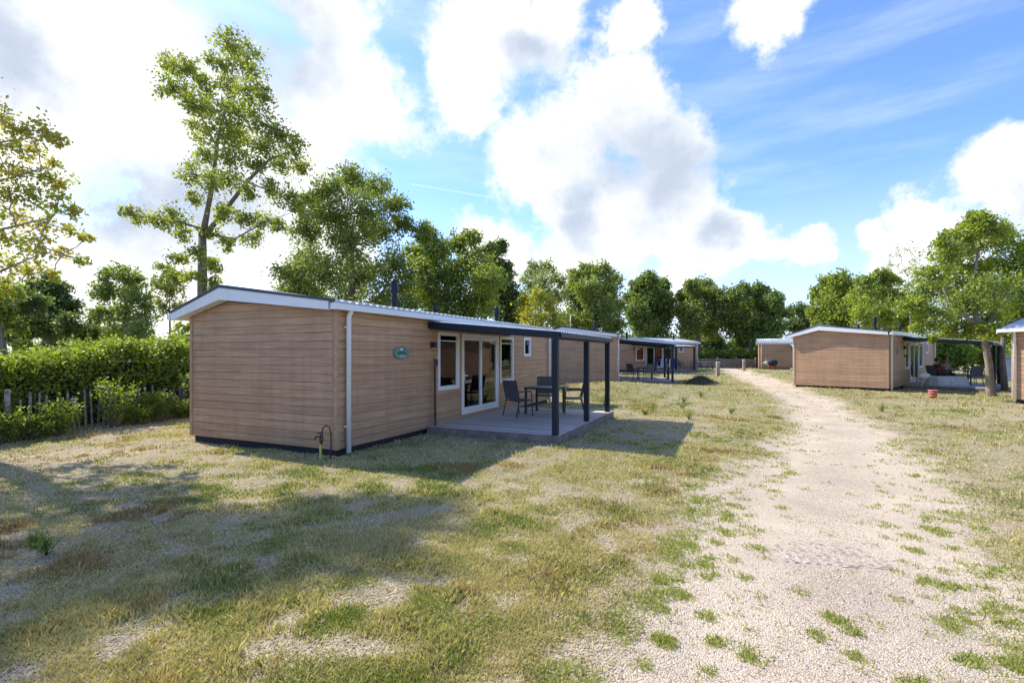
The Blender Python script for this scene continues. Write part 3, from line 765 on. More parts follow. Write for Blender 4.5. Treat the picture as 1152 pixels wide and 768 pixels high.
def tree(name, label, cat, base, stems, clumps, tone, leaf=.14, dens=1.0, r0=.2, per=26, mixin=None, mixp=0, group=None, barkm=None, twig=True, seed=0, csig=.2, anis=.62):
    """stems: polylines [(points, radii)] local to base; clumps: (x,y,z,r) local"""
    rnd = random.Random(seed); z = float(hgt(base[0], base[1])) if len(base) < 3 else base[2]
    t = thing(name, label, cat, (base[0], base[1], z), 0, group)
    mb = MB(); nodes = []
    for pts, rad in stems:
        P_ = [Vector(p) for p in pts]; mb.tube(P_, rad, 10)
        for k in range(len(P_)-1):
            for q in range(4): f = q/4; nodes.append((P_[k].lerp(P_[k+1], f), rad[k]+(rad[k+1]-rad[k])*f))
        nodes.append((P_[-1], rad[-1]))
    cs = []; sg = []
    order = sorted(clumps, key=lambda c: min((Vector(c[:3])-n[0]).length for n in nodes))
    for (x, y, zz, r_) in order:
        c = Vector((x,y,zz))
        best = min(nodes, key=lambda n: (c-n[0]).length + max(0, n[0].z-c.z)*1.5)
        a, ra = best; rb = max(.012, min(ra*.55, r_*.05)); ln = (c-a).length
        pts = wiggle(a, c, 4, ln*.09, rnd); rr = [min(ra*.6, rb*1.8)*(1-k/4)+rb*(k/4) for k in range(5)]
        mb.tube(pts, rr, 6, False)
        for k in range(2, 5): nodes.append((pts[k], rr[k]))
        ns = max(5, int(dens*38*min(1.6, (r_/1.0))**1.2))
        for q in range(ns):
            d = Vector((rnd.gauss(0,1), rnd.gauss(0,1), rnd.gauss(0,1)*.9)); d.normalize()
            p = c+d*r_*rnd.random()**.45; cs.append(tuple(p)); sg.append(r_*csig*rnd.uniform(.7,1.3))
            if twig and q % 2 == 0: mb.tube([c.lerp(a,.15), c.lerp(p,.5)+Vector((0,0,.04*r_)), p], [rb*.7, rb*.45, .006], 4, False)
    mb.build('trunk', barkm or M_BARK, t)
    leaves_at(np.array(cs), np.array(sg), per, leaf, tone, mixin, mixp, name='crown', parent=t, anis=anis)
    return t
def px(u, v, Y, dy=0): return ((u-576)/560*(Y+dy), dy, CZ-(v-398)/560*(Y+dy))
def tree_px(name, label, Y, ub, clumps_px, tone, trunk_r, stems_px=None, depth=.8, **kw):
    """crown given by where its leaf masses stand (direction, height) at the tree's distance; each mass gets its own depth"""
    rnd = random.Random(kw.get('seed', 0)+99)
    X = (ub-576)/560*Y; z = float(hgt(X, Y)); cl = []
    umin = min(c[0] for c in clumps_px); umax = max(c[0] for c in clumps_px); half = (umax-umin)/2*Y/560+.5
    for (u, v, r_) in clumps_px:
        dy = rnd.uniform(-1,1)*half*depth
        p = px(u, v, Y, dy); cl.append((p[0]-X, p[1], p[2]-z, r_*Y/560))
    st = []
    if stems_px:
        for pts, r_a, r_b in stems_px:
            n = len(pts); st.append(([(px(u,v,Y)[0]-X, 0.12*math.sin(i*1.7), max(-.3, px(u,v,Y)[2]-z)) for i,(u,v) in enumerate(pts)], [r_a+(r_b-r_a)*i/(n-1) for i in range(n)]))
    else:
        top = min(c[1] for c in clumps_px); zt = px(ub, top, Y)[2]-z; cx = np.mean([c[0] for c in cl])
        st.append(([(0,0,-.3),(.02,.05,zt*.25),(cx*.4,.1,zt*.5),(cx*.8,0,zt*.78)], [trunk_r*1.25,trunk_r,trunk_r*.7,trunk_r*.25]))
    return tree(name, label, kw.pop('cat','tree'), (X, Y), st, cl, tone, **kw)
BG = 'trees standing behind the cabins'
tree_px('tall_oak', 'tallest tree with open crown and forked trunk rising behind the nearest cabin gable', 24, 226,
    [(262,52,15),(280,58,12),(238,68,9),(258,72,14),(286,76,14),(205,78,14),(190,72,10),(215,72,10),(192,98,13),(208,108,13),(222,118,12),(225,92,10),(255,95,17),(278,100,16),(298,108,9),(240,125,18),(268,125,18),
     (292,135,15),(312,150,12),(328,165,15),(340,185,10),(222,150,14),(248,150,19),(275,158,19),(300,165,15),(318,185,15),(232,178,14),(258,180,15),(290,188,14),(215,195,10),(240,205,13),(275,212,12),(305,215,13),
     (325,222,14),(338,235,9),(142,238,8),(160,244,11),(180,248,12),(198,242,12),(205,262,10),(220,225,10),(250,240,12),(275,245,11),(298,248,14),(285,268,10),(258,272,11),(200,290,11),(196,312,12),(240,300,8),(315,255,9),(236,262,10),(222,284,9),(238,296,9),(216,312,9),(240,318,8),(255,205,12),(262,150,14),(232,100,12)],
    'oak', .2, stems_px=[([(226,420),(226,330),(228,265)], .27, .17), ([(228,265),(231,240),(240,205),(246,160),(256,110),(262,65)], .15, .03), ([(228,268),(250,238),(278,205),(305,180),(325,170)], .13, .03),
                         ([(229,262),(262,268),(300,250)], .06, .02), ([(228,258),(200,248),(165,244)], .05, .015), ([(246,170),(225,130),(205,90)], .05, .015)],
    leaf=.15, per=24, dens=1.15, seed=1, depth=.6, mixin='bright', mixp=.3, group=BG, csig=.27, anis=.6)
tree_px('broad_tree', 'broad rounded dark tree behind the roof of the nearest cabin', 27, 395,
    [(395,205,20),(370,212,16),(350,228,16),(425,212,18),(445,232,16),(455,255,12),(408,238,25),(372,245,24),(345,258,16),(430,262,20),(395,275,26),(350,290,22),(330,308,18),(328,328,16),(365,310,26),(402,312,28),(440,300,22),(452,322,20),(350,338,24),(385,345,26),(425,345,26),(450,350,18)],
    'green', .26, leaf=.15, per=36, dens=1.5, seed=2, mixin='oak', mixp=.3, group=BG, csig=.2)
tree_px('leafy_tree', 'mid green tree behind the stove pipe of the nearest cabin roof', 30, 500,
    [(478,262,13),(470,285,15),(490,282,16),(512,275,14),(530,268,12),(475,308,20),(500,308,24),(532,298,22),(548,315,18),(480,335,22),(512,335,26),(540,338,22),(465,330,14),(522,360,22),(490,360,20)],
    'green', .22, leaf=.18, per=32, dens=1.6, seed=3, mixin='bright', mixp=.22, group=BG)
tree_px('dark_tree', 'narrow dark tree between the mid green tree and the yellowing one', 36, 562,
    [(552,282,9),(562,278,9),(556,300,14),(568,305,12),(560,322,17),(572,330,12),(563,345,18),(572,360,14)], 'dark', .2, leaf=.2, per=34, dens=2, seed=4, group=BG)
tree_px('pale_tree', 'grey green feathery tree above the yellowing bushy tree', 44, 608,
    [(600,303,10),(615,300,10),(595,318,13),(612,318,15),(628,315,10),(605,338,16),(625,335,14),(590,340,12)], 'pale', .2, leaf=.2, per=26, dens=1.1, seed=5, group=BG)
tree_px('yellowing_tree', 'low yellow green tree just above the far end of the nearest cabin', 33, 604,
    [(590,338,11),(604,332,10),(618,342,12),(588,355,13),(603,356,15),(622,360,14),(598,372,14),(632,368,9)], 'yellow', .1, leaf=.17, per=24, dens=1.3, seed=6, mixin='bright', mixp=.4, group=BG)
tree_px('full_tree', 'wide tree with light patches directly behind the second cabin roof', 48, 668,
    [(648,312,11),(662,305,11),(678,308,11),(690,318,10),(645,330,14),(662,325,16),(682,330,15),(652,348,16),(675,348,18),(692,345,12),(640,362,14),(665,366,18),(690,366,14)], 'green', .3, leaf=.26, per=26, dens=1.3, seed=7, mixin='oak', mixp=.4, group=BG)
tree_px('round_tree', 'round topped tree standing above the third cabin roof', 62, 731,
    [(730,315,10),(718,322,10),(744,322,10),(712,335,11),(730,333,15),(748,336,10),(716,350,13),(734,352,16),(748,352,11),(722,368,14),(740,370,15)], 'dark', .3, leaf=.32, per=26, dens=1.5, seed=8, mixin='green', mixp=.5, group=BG)
tree_px('spreading_tree', 'spreading tree right of the round topped one, left of the widest far tree', 62, 786,
    [(778,322,8),(792,320,9),(770,335,10),(786,334,13),(804,332,11),(768,350,10),(784,352,14),(802,352,14),(776,368,12),(796,370,14)], 'green', .3, leaf=.32, per=24, dens=1.3, seed=9, mixin='oak', mixp=.3, group=BG)
tree_px('wide_tree', 'widest far tree above the end of the gravel path', 60, 845,
    [(822,334,10),(838,328,10),(855,328,10),(870,338,10),(820,350,13),(840,346,15),(860,348,15),(876,352,8),(826,366,14),(848,368,16),(868,370,13),(836,382,10),(860,384,10)], 'dark', .3, leaf=.32, per=26, dens=1.5, seed=10, mixin='green', mixp=.5, group=BG)
tree_px('small_far_tree', 'lowest far tree filling the gap above the small far cabin', 70, 896,
    [(888,352,7),(900,348,8),(910,355,7),(892,366,9),(905,368,10),(915,372,8)], 'dark', .2, leaf=.34, per=24, dens=1.5, seed=11, group=BG)
tree_px('rounded_tree', 'left one of the two trees behind the right hand gable roof', 44, 938,
    [(930,318,9),(945,314,10),(922,330,10),(938,332,14),(955,328,12),(920,348,11),(938,350,15),(958,348,13),(928,366,13),(948,368,14)], 'green', .25, leaf=.24, per=28, dens=1.5, seed=12, mixin='bright', mixp=.35, group=BG)
tree_px('bushy_tree', 'bushy bright tree between the right hand gable roof and the large tree', 38, 990,
    [(975,318,10),(990,310,9),(1003,315,10),(968,335,13),(988,332,15),(1008,332,13),(975,352,15),(998,352,16),(1020,348,14),(1030,338,10),(985,370,14),(1012,370,14),(1030,362,12)], 'green', .22, leaf=.2, per=30, dens=1.5, seed=13, mixin='bright', mixp=.5, group=BG)
tree_px('wispy_tree', 'thin wispy bare-topped tree rising left of the large right hand tree', 27, 1030,
    [(1012,286,9),(1022,280,8),(1030,292,9),(1004,298,8),(1018,305,10),(1035,308,9),(1022,330,9)], 'pale', .06, leaf=.07, per=14, dens=.7, seed=14, group=BG)
tree_px('shade_tree', 'large leafy tree with pale leaning trunk beside the right hand deck', 20.6, 1119,
    [(1098,248,12),(1112,256,14),(1085,262,14),(1125,262,13),(1070,272,15),(1060,285,14),(1095,275,18),(1130,272,16),(1150,280,14),(1048,305,16),(1075,298,20),(1105,300,22),(1138,300,20),(1165,300,18),(1036,325,14),(1060,325,20),(1090,328,22),(1122,328,22),(1152,328,20),(1180,325,18),
     (1028,345,14),(1050,350,18),(1080,352,20),(1110,356,18),(1140,352,18),(1170,350,18),(1040,366,12),(1065,370,12),(1090,372,12),(1135,370,12),(1160,370,12),(1112,372,11),(1050,380,6),(1098,242,8),(1062,270,7)],
    'green', .2, stems_px=[([(1119,452),(1117,438),(1112,410),(1105,385),(1100,355),(1098,320),(1098,285)], .17, .04), ([(1104,382),(1122,350),(1140,315)], .09, .03), ([(1102,368),(1075,345),(1058,320)], .1, .03)],
    leaf=.12, per=40, dens=1.35, seed=15, mixin='bright', mixp=.45, barkm=M_BARKL, csig=.21, depth=.35)
tree_px('rear_stem_tree', 'dark straight stemmed tree right behind the large leaning trunk', 23.5, 1130,
    [(1120,345,12),(1142,340,12),(1128,325,12),(1150,355,12)], 'green', .13, stems_px=[([(1131,445),(1130,400),(1131,350)], .14, .08)], leaf=.15, per=24, dens=1.2, seed=33)
tree_px('layered_tree', 'yellowing tree with layered branches reaching in from the left edge', 9.2, -110,
    [(5,130,12),(25,145,14),(48,148,13),(68,158,8),(12,165,16),(40,172,14),(60,182,10),(20,192,16),(48,200,14),(72,205,10),(10,215,16),(38,222,14),(65,228,11),(85,238,8),(18,242,16),(48,250,14),(76,258,11),(95,268,7),
     (12,270,16),(42,276,14),(68,284,10),(90,292,6),(14,298,15),(38,304,12),(60,310,8),(10,325,10),(-30,150,30),(-35,220,36),(-40,290,34),(-90,80,50),(-100,180,60),(-110,280,50),(-180,120,60),(-190,230,60)],
    'yellow', .2, barkm=M_BARKL, stems_px=[([(-110,500),(-108,400),(-100,300),(-95,200),(-90,110)], .16, .05), ([(-104,330),(-40,318),(50,285)], .06, .008), ([(-100,270),(-30,262),(60,245)], .05, .008), ([(-98,220),(-20,205),(50,190)], .04, .008), ([(-95,180),(-30,160),(45,155)], .035, .008)],
    leaf=.078, per=20, dens=1.6, seed=16, mixin='bright', mixp=.25, depth=.5, csig=.3)
LG = 'trees beyond the left hedge'
tree_px('conifer_like_tree', 'dark dense tree beyond the left end of the hedge', 30, 55,
    [(55,315,10),(42,325,12),(66,326,12),(35,342,15),(58,342,17),(78,345,13),(30,362,16),(55,364,18),(80,365,14),(20,378,14),(90,376,10),(5,355,10)], 'dark', .22, leaf=.18, per=32, dens=1.7, seed=17, group=LG)
tree_px('hedgerow_tree', 'open green tree above the middle of the left hedge', 30, 140,
    [(122,312,10),(140,308,12),(156,315,10),(112,328,12),(135,330,16),(158,334,13),(118,350,14),(142,352,16),(165,352,13),(130,370,14),(155,372,14),(105,360,8)], 'green', .18, leaf=.17, per=28, dens=1.2, seed=18, mixin='pale', mixp=.3, group=LG)
tree_px('slender_tree', 'slender small tree just left of the cabin roof corner', 26, 189,
    [(186,305,10),(198,312,9),(182,325,11),(196,330,12),(205,345,9),(186,345,10),(178,318,8)], 'oak', .07, leaf=.15, per=22, dens=1.0, seed=19, group=LG)
tree_px('edge_tree', 'green tree at the left edge behind the yellowing branches', 26, 4,
    [(-5,322,14),(10,330,12),(0,350,16),(-20,340,20),(12,368,12)], 'green', .2, leaf=.17, per=28, dens=1.4, seed=20, mixin='bright', mixp=.3, group=LG)
tree_px('sapling', 'bright low tree between hedge top and cabin corner', 20, 205,
    [(200,372,8),(208,380,8),(196,382,8),(212,368,7),(216,350,7)], 'bright', .04, leaf=.12, per=24, dens=1.2, seed=21, group=LG)
# tree left of the frame whose crown shades the lawn
tree('shade_casting_tree', 'big leafy tree standing outside the left edge, its shade falls on the lawn', 'tree', (-13.2,11.0),
     [([(0,0,-.3),(.1,0,3),(.2,.1,7),(.1,0,12),(.8,.6,14)], [.3,.25,.2,.1,.04])],
     [(random.uniform(-4.2,.5), random.uniform(-3.2,1.0), random.uniform(10.0,14.2), random.uniform(.5,1.05)) for _ in range(30)]+[(random.uniform(-2.4,.3), random.uniform(.4,3.0), random.uniform(12.6,15.2), random.uniform(.5,.9)) for _ in range(13)], 'green', leaf=.13, per=28, dens=.95, seed=22)
# far edge of the wood
SG = 'shrubs and low trees along the far edge'
nsh = 0
SH = [(650,395,44,'dark',9,24),(700,388,66,'dark',12,26),(735,388,70,'dark',12,26),(765,388,70,'dark',12,26),(800,384,72,'dark',12,28),(835,390,72,'dark',12,26),(870,392,68,'dark',12,24),(905,388,70,'dark',10,22),
      (835,398,60,'bright',5,14),(800,399,60,'bright',5,12),(850,398,58,'hedge',5,12),(1070,388,38,'bright',13,24),(1095,384,40,'bright',13,24),(1122,386,40,'bright',13,24),(1145,384,41,'bright',13,26),(1050,395,38,'green',12,22),(960,392,44,'dark',10,24),(1010,385,42,'dark',10,24),(1165,395,36,'green',14,30),
      (112,374,34,'green',10,22),(150,372,34,'green',10,24),(70,378,36,'dark',10,24),(30,392,24,'bright',10,26),(80,392,26,'green',10,26),(170,388,30,'bright',9,22),(205,392,30,'bright',9,18)]
LB = ['low shrub against the far wood, {}']
where = ['behind the second cabin roof mast','left of the third cabin flue','behind the third cabin roof middle','behind the third cabin right end','behind the far pale roof','above the far wooden gate','behind the far small cabin left corner','behind the far small cabin flue',
         'bright clipped one beside the gate','bright one in front of the far pale roof','next to the far small cabin pipe','bright one behind the covered bench','bright one left of the leaning trunk','bright one right behind the leaning trunk','next to the blue grey shed','above the red dressed person','behind the right gable left half','behind the right gable right half','right of the blue grey shed',
         'beyond the hedge under the open green tree','beyond the hedge left of the slender tree','beyond the hedge below the dark dense tree, farther back','beyond the hedge near the left edge','beyond the hedge under the dark dense tree','beyond the hedge near the slender tree','between hedge and nearest cabin corner']
for k, (u, v, Y, tone, rp, wide) in enumerate(SH):
    rnd = random.Random(400+k); cl = []
    H0 = (CZ-(v-398)/560*Y)
    for q in range(10): cl.append((u+rnd.uniform(-wide,wide)*.8, rnd.uniform(v, v+(CZ+.2)*560/Y*.6+2), rp*rnd.uniform(.7,1.1)))
    cl.append((u, v, rp))
    X = (u-576)/560*Y
    tree_px('shrub', ('broad dark shrub ' if tone == 'dark' else 'leafy shrub ')+where[k], Y, u, cl, tone, .06, cat='shrub', leaf=.10+Y*.0032, per=26, dens=1.1, seed=500+k, group=SG, depth=.35, mixin='green', mixp=.3, twig=False)

# ------------------------------------------------------------------ hedge, paling fence and shrubs on the left
def hedge(name, label, pts, width, height, n, tone, mixin, leaf, mixp=.35, core=True):
    P_ = [Vector((x,y)) for x,y in pts]; seg = [(P_[i+1]-P_[i]).length for i in range(len(P_)-1)]; tot = sum(seg)
    def at(s):
        for i, L_ in enumerate(seg):
            if s <= L_ or i == len(seg)-1:
                d = (P_[i+1]-P_[i]).normalized(); return P_[i]+d*s, Vector((-d.y, d.x))
            s -= L_
    t = thing(name, label, 'hedge', (P_[0].x, P_[0].y, 0))
    cs = []; sg = []
    for k in range(n):
        s = rng.uniform(0, tot); p, nn = at(s); w = rng.uniform(-1,1); a = rng.uniform(0,1)
        hh = height*(.74+.42*vnoise(np.array([s*.8]), np.array([3.]))[0]+.10*vnoise(np.array([s*3.]), np.array([9.]))[0])
        if rng.random() < .5: off = (width/2)*math.copysign(1, w)*rng.uniform(.75,1.15); z = hh*a**.8
        else: off = w*width/2; z = hh*rng.uniform(.9,1.06)
        q = p+nn*off; cs.append((q.x-P_[0].x, q.y-P_[0].y, z)); sg.append(rng.uniform(.06,.14))
    leaves_at(np.array(cs), np.array(sg), 26, leaf, tone, mixin, mixp, name='foliage', parent=t)
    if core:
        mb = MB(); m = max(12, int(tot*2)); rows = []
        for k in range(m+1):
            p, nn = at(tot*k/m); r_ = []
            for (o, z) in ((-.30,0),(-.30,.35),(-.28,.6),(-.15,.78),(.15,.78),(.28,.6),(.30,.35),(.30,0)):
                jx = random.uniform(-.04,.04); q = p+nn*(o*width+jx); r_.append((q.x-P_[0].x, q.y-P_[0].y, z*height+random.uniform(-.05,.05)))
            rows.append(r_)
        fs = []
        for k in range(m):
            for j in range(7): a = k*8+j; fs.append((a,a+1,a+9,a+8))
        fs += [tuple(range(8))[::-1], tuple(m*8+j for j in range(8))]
        mb.add([q for r_ in rows for q in r_], fs); mb.build('dark_core', M_CORE, t)  # added solid core, coloured dark in place of shade behind the leaves
    return t
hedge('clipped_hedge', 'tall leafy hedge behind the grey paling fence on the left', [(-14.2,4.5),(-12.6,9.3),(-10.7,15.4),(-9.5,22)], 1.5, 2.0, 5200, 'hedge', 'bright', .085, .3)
hedge('far_hedge', 'low far hedge behind the gate at the end of the path', [(20,60),(31,60)], 1.2, 1.9, 350, 'green', 'bright', .22)
def paling():
    f = thing('paling_fence', 'weathered grey paling fence between hedge and shrubs at left', 'fence', (-12.6,4.5,0))
    a = Vector((0,0)); b = Vector((3.6,11.3)); L_ = (b-a).length; d = (b-a)/L_; nn = Vector((-d.y,d.x)); ang = math.atan2(d.y, d.x)
    pk = MB(); s = 0; rnd = random.Random(3)
    while s < L_:
        p = a+d*s; h_ = rnd.uniform(.82,1.02); w = rnd.uniform(.03,.055)
        M = Matrix.Translation((p.x,p.y,0)) @ Matrix.Rotation(ang,4,'Z') @ Matrix.Rotation(rnd.gauss(0,.05),4,'Y') @ Matrix.Rotation(rnd.gauss(0,.05),4,'X')
        pk.box(-w/2,w/2,-.012,.012,0,h_-.05,M)
        pk.add([M@Vector(q) for q in ((-w/2,-.012,h_-.05),(w/2,-.012,h_-.05),(w/2,.012,h_-.05),(-w/2,.012,h_-.05),(0,-.012,h_),(0,.012,h_))], [(0,1,4),(2,3,5),(1,2,5,4),(3,0,4,5)])
        s += rnd.uniform(.10,.19)
    pk.build('pales', M_FENCE, f)
    for s in np.arange(.3, L_, 2.0):
        p = a+d*s+nn*-.06; M = Matrix.Translation((p.x,p.y,0)); MB().tube([(p.x,p.y,-.2),(p.x,p.y,1.08)], .045, 8).build('post', M_FENCE, f)
    w = MB()
    for z in (.3,.75): w.bar((a.x-nn.x*.02,a.y-nn.y*.02,z),(b.x-nn.x*.02,b.y-nn.y*.02,z), .008)
    w.build('wire', M_RUST, f)
paling()
FSH = [(-11.75,6.1,.9,.5),(-11.2,7.9,.75,.45),(-10.75,9.0,.95,.45),(-10.4,10.2,.72,.45),(-10.1,11.1,.78,.4),(-9.75,12.2,1.12,.5),(-9.35,13.2,.75,.4),(-9.0,14.3,1.15,.55),(-8.6,15.6,.8,.4),(-10.9,8.4,.5,.4),(-10.2,10.7,.5,.35),(-9.55,12.7,.5,.4),(-9.15,13.8,.5,.4)]
FL = ['outside the left edge of the picture','nearest the left edge','second from the left edge, with a bright top','third from the left edge','just right of the leaning pales','tall bright topped one at mid fence','between the two tall bright ones','tall bright topped one nearest the cabin','hidden beside the cabin back wall',
      'lowest filler one near the left edge','low one under the bare pales','low one right of the mid bush','low one below the bush nearest the cabin']
for k, (x, y, h_, w) in enumerate(FSH):
    t = thing('young_shrub', 'young shrub by the pale fence, '+FL[k], 'shrub', (x,y,float(hgt(x,y))), 0, 'young shrubs along the paling fence')
    st = MB(); cs = []; sg = []; rnd = random.Random(80+k)
    for q in range(26):
        a = rnd.uniform(0,6.28); r_ = w*rnd.random()**.6; hh = h_*rnd.uniform(.55,1.05)
        tip = Vector((math.cos(a)*r_, math.sin(a)*r_, hh)); st.tube([(tip.x*.15,tip.y*.15,-.03), (tip.x*.6,tip.y*.6,hh*.5), tip], [.009,.006,.003], 4, False)
        for f in (.3,.5,.68,.82,.93,1): cs.append((tip.x*(.3+.7*f), tip.y*(.3+.7*f), hh*f)); sg.append(.055)
    st.build('stems', M_BARK, t)
    leaves_at(np.array(cs), np.array(sg), 9, .065, 'hedge', 'bright', .35 if h_ > .9 else .12, name='foliage', parent=t, droop=-.2)

# ------------------------------------------------------------------ grass, gravel stones, fallen leaves
def keep_mask(x, y):
    m = np.ones(len(x), bool)
    for k in (1,2,3,4,5,6):
        ox, oy, oz, d = FR[k]; a = math.atan2(d[1], d[0]); ca, sa = math.cos(a), math.sin(a)
        lx = (x-ox)*ca+(y-oy)*sa; ly = -(x-ox)*sa+(y-oy)*ca
        m &= ~((lx > .02) & (lx < CL-.02) & (ly > .02) & (ly < CW-.02))
        if k != 6: m &= ~((lx > PX0-.04) & (lx < PX1+.15) & (ly > -PO-.15) & (ly < .05))
    return m
def make_grass():
    N_ = 430000
    inv = rng.uniform(1/55, 1/2.2, N_); r_ = 1/inv; th = rng.uniform(-1.05, 1.05, N_)
    x = r_*np.sin(th)/np.maximum(.5, np.cos(th)); y = r_
    k = keep_mask(x, y); x, y = x[k], y[k]
    k = ~((np.abs(x-2.93) < .52) & (np.abs(y-4.62) < .36)); x, y = x[k], y[k]
    cv = cover(x, y); pm = path_mask(x, y)
    fine = fbm(x*3.2, y*3.2+7, 3); pr = (.22+.46*cv)*sstep(.34, .64, fine+.10*cv)
    # small tufts that grow on the path edges
    tuft = sstep(.70, .78, fbm(x*10+40, y*11, 2))*.8*(1-sstep(.3, 1.5, path_d(x, y)))+.7*sstep(.82, .86, fbm(x*7.1+90, y*8.2, 2))
    edge = np.clip(1-pm, 0, 1)
    pr = pr*edge + tuft*pm*.9
    k = rng.random(len(x)) < pr; x, y, cv, pm, fine = x[k], y[k], cv[k], pm[k], fine[k]
    n = len(x); per = 9
    tone = fbm(x*.8+20, y*.8, 3) - .16*np.exp(-((x+1.2)/3.2)**2-((y-8.0)/1.9)**2); t2 = fbm(x*2.6, y*2.6+30, 3)
    green = np.array([(.13,.18,.04),(.25,.29,.08)]); ygr = np.array([(.27,.275,.08),(.42,.40,.15)]); straw = np.array([(.40,.34,.18),(.62,.54,.33)]); red = np.array([(.28,.17,.085),(.42,.29,.15)])
    tall = 1+1.0*sstep(.60, .72, t2)*(pm < .3)
    hh = (.013+.017*rng.random(n))*tall*(1+.03*y)
    C = np.repeat(np.stack([x, y], 1), per, 0); spread = (.022+.0035*y)
    C = C + rng.normal(size=C.shape)*np.repeat(spread, per)[:,None]
    xx, yy = C[:,0], C[:,1]; z = hgt(xx, yy)-.004
    H_ = np.repeat(hh, per)*rng.uniform(.5,1.4,n*per); W_ = np.repeat(.0011+.00085*y, per)
    a = rng.uniform(0, 2*np.pi, n*per); lean = rng.uniform(.1,.9,n*per)*H_
    dx, dy = np.cos(a), np.sin(a); b = rng.uniform(0, 2*np.pi, n*per); wx, wy = np.cos(b), np.sin(b)
    B = np.stack([xx, yy, z], 1)
    W3 = np.stack([wx*W_, wy*W_, 0*W_], 1); T = B+np.stack([dx*lean, dy*lean, H_], 1)
    M_ = B+np.stack([dx*lean*.35, dy*lean*.35, H_*.6], 1)
    V = np.stack([B-W3, B+W3, M_+W3*.8, T, M_-W3*.8], 1).reshape(-1,3)
    q = np.repeat(tone+.03+rng.normal(size=n)*.10, per)+rng.normal(size=n*per)*.07; rr = rng.random(n*per)[:,None]
    pick = lambda c: c[0]+(c[1]-c[0])*rr
    colr = pick(green)
    m1 = (q > .47)[:,None]; colr = np.where(m1, pick(ygr), colr)
    q2 = np.repeat(fine, per)+rng.normal(size=n*per)*.09
    colr = np.where(((q2 < .545) | (q > .58))[:,None], pick(straw), colr)
    q3 = np.repeat(t2, per)*.5+np.repeat(fbm(x*.5+70, y*.5, 2), per)*.5+rng.normal(size=n*per)*.05
    colr = np.where((q3 > .67)[:,None] & (np.repeat(pm, per) < .4)[:,None], pick(red), colr)
    pt = (np.repeat(pm, per) > .5)[:,None]; colr = np.where(pt, pick(green)*.6+pick(ygr)*.65, colr)
    o = fast_mesh('grass', V, 5, M_GRASS, None, colr); tag(o, 'short patchy dry grass covering the lawn', 'grass', kind='stuff')
    # dry blades lying flat
    n = 170000; inv = rng.uniform(1/30, 1/2.2, n); y = 1/inv; x = rng.uniform(-1.3,1.3,n)*y
    k = keep_mask(x, y) & (rng.random(n) < 1-.97*path_mask(x, y)); x, y = x[k], y[k]; n = len(x)
    a = rng.uniform(0,6.28,n); l = rng.uniform(.008,.028,n)*(1+.05*y); w = .0012+.0006*y; c = np.stack([x,y,hgt(x,y)+.004],1)
    d = np.stack([np.cos(a)*l,np.sin(a)*l,rng.uniform(-.1,.35,n)*l],1); q = np.stack([-np.sin(a)*w,np.cos(a)*w,0*w],1)
    V = np.stack([c-d-q, c-d+q, c+d*.3+q, c+d+[0,0,.004], c+d*.3-q],1).reshape(-1,3); t = rng.random(n)[:,None]
    o = fast_mesh('dry_thatch', V, 5, M_GRASS, None, np.array([.34,.27,.18])+(np.array([.66,.58,.42])-np.array([.34,.27,.18]))*t); tag(o, 'dry straw coloured thatch lying between the grass tufts', 'grass', kind='stuff')
make_grass()
def make_stones():
    n = 26000
    inv = rng.uniform(1/14, 1/2.3, n); y = 1/inv; l = np.interp(y, PL[:,0], PL[:,1])-1.2; r_ = np.interp(y, PR[:,0], PR[:,1])+.9
    x = l+(r_-l)*rng.random(n); k = rng.random(n) < (path_mask(x, y)*.9+.08)*(1-.75*np.clip(rut(x, y),0,1)); x, y = x[k], y[k]; n = len(x)
    s = rng.uniform(.0025,.0065,n)*(1+.9*(rng.random(n) < .05))*(1+.03*y)
    kk = ~((np.abs(x-2.93) < .44) & (np.abs(y-4.62) < .27) & (rng.random(n) < .35)); x, y, s, n = x[kk], y[kk], s[kk], int(kk.sum())
    z = hgt(x, y)+s*.15
    o6 = np.array([(1,0,0),(0,1,0),(-1,0,0),(0,-1,0),(0,0,.7),(0,0,-.7)])
    P_ = o6[None]*rng.uniform(.6,1.4,(n,6,1)); a = rng.uniform(0,6.28,n); ca, sa = np.cos(a)[:,None], np.sin(a)[:,None]
    X_ = P_[:,:,0]*ca-P_[:,:,1]*sa; Y_ = P_[:,:,0]*sa+P_[:,:,1]*ca
    P_ = np.stack([X_, Y_, P_[:,:,2]], 2)*s[:,None,None]*np.array([1.25,1,.8])+np.stack([x,y,z],1)[:,None,:]
    F = np.array([(0,1,4),(1,2,4),(2,3,4),(3,0,4),(1,0,5),(2,1,5),(3,2,5),(0,3,5)])
    V = P_[:,F,:].reshape(-1,3)
    pal = np.array([(.52,.44,.36),(.60,.54,.46),(.40,.30,.23),(.20,.15,.12),(.66,.62,.57),(.46,.36,.27)]); ci = rng.choice(6, n, p=[.3,.25,.15,.08,.1,.12])
    m_, N, L, P = mat('pebbles'); at = N.new('ShaderNodeAttribute'); at.attribute_name = 'tint'; L.new(at.outputs['Color'], P.inputs['Base Color']); P.inputs['Roughness'].default_value = .85
    o = fast_mesh('gravel_stones', V, 3, m_, None, np.repeat(pal[ci]*rng.uniform(.85,1.1,(n,1)), 8, 0)); tag(o, 'loose small pebbles on the gravel path', 'gravel', kind='stuff')
make_stones()
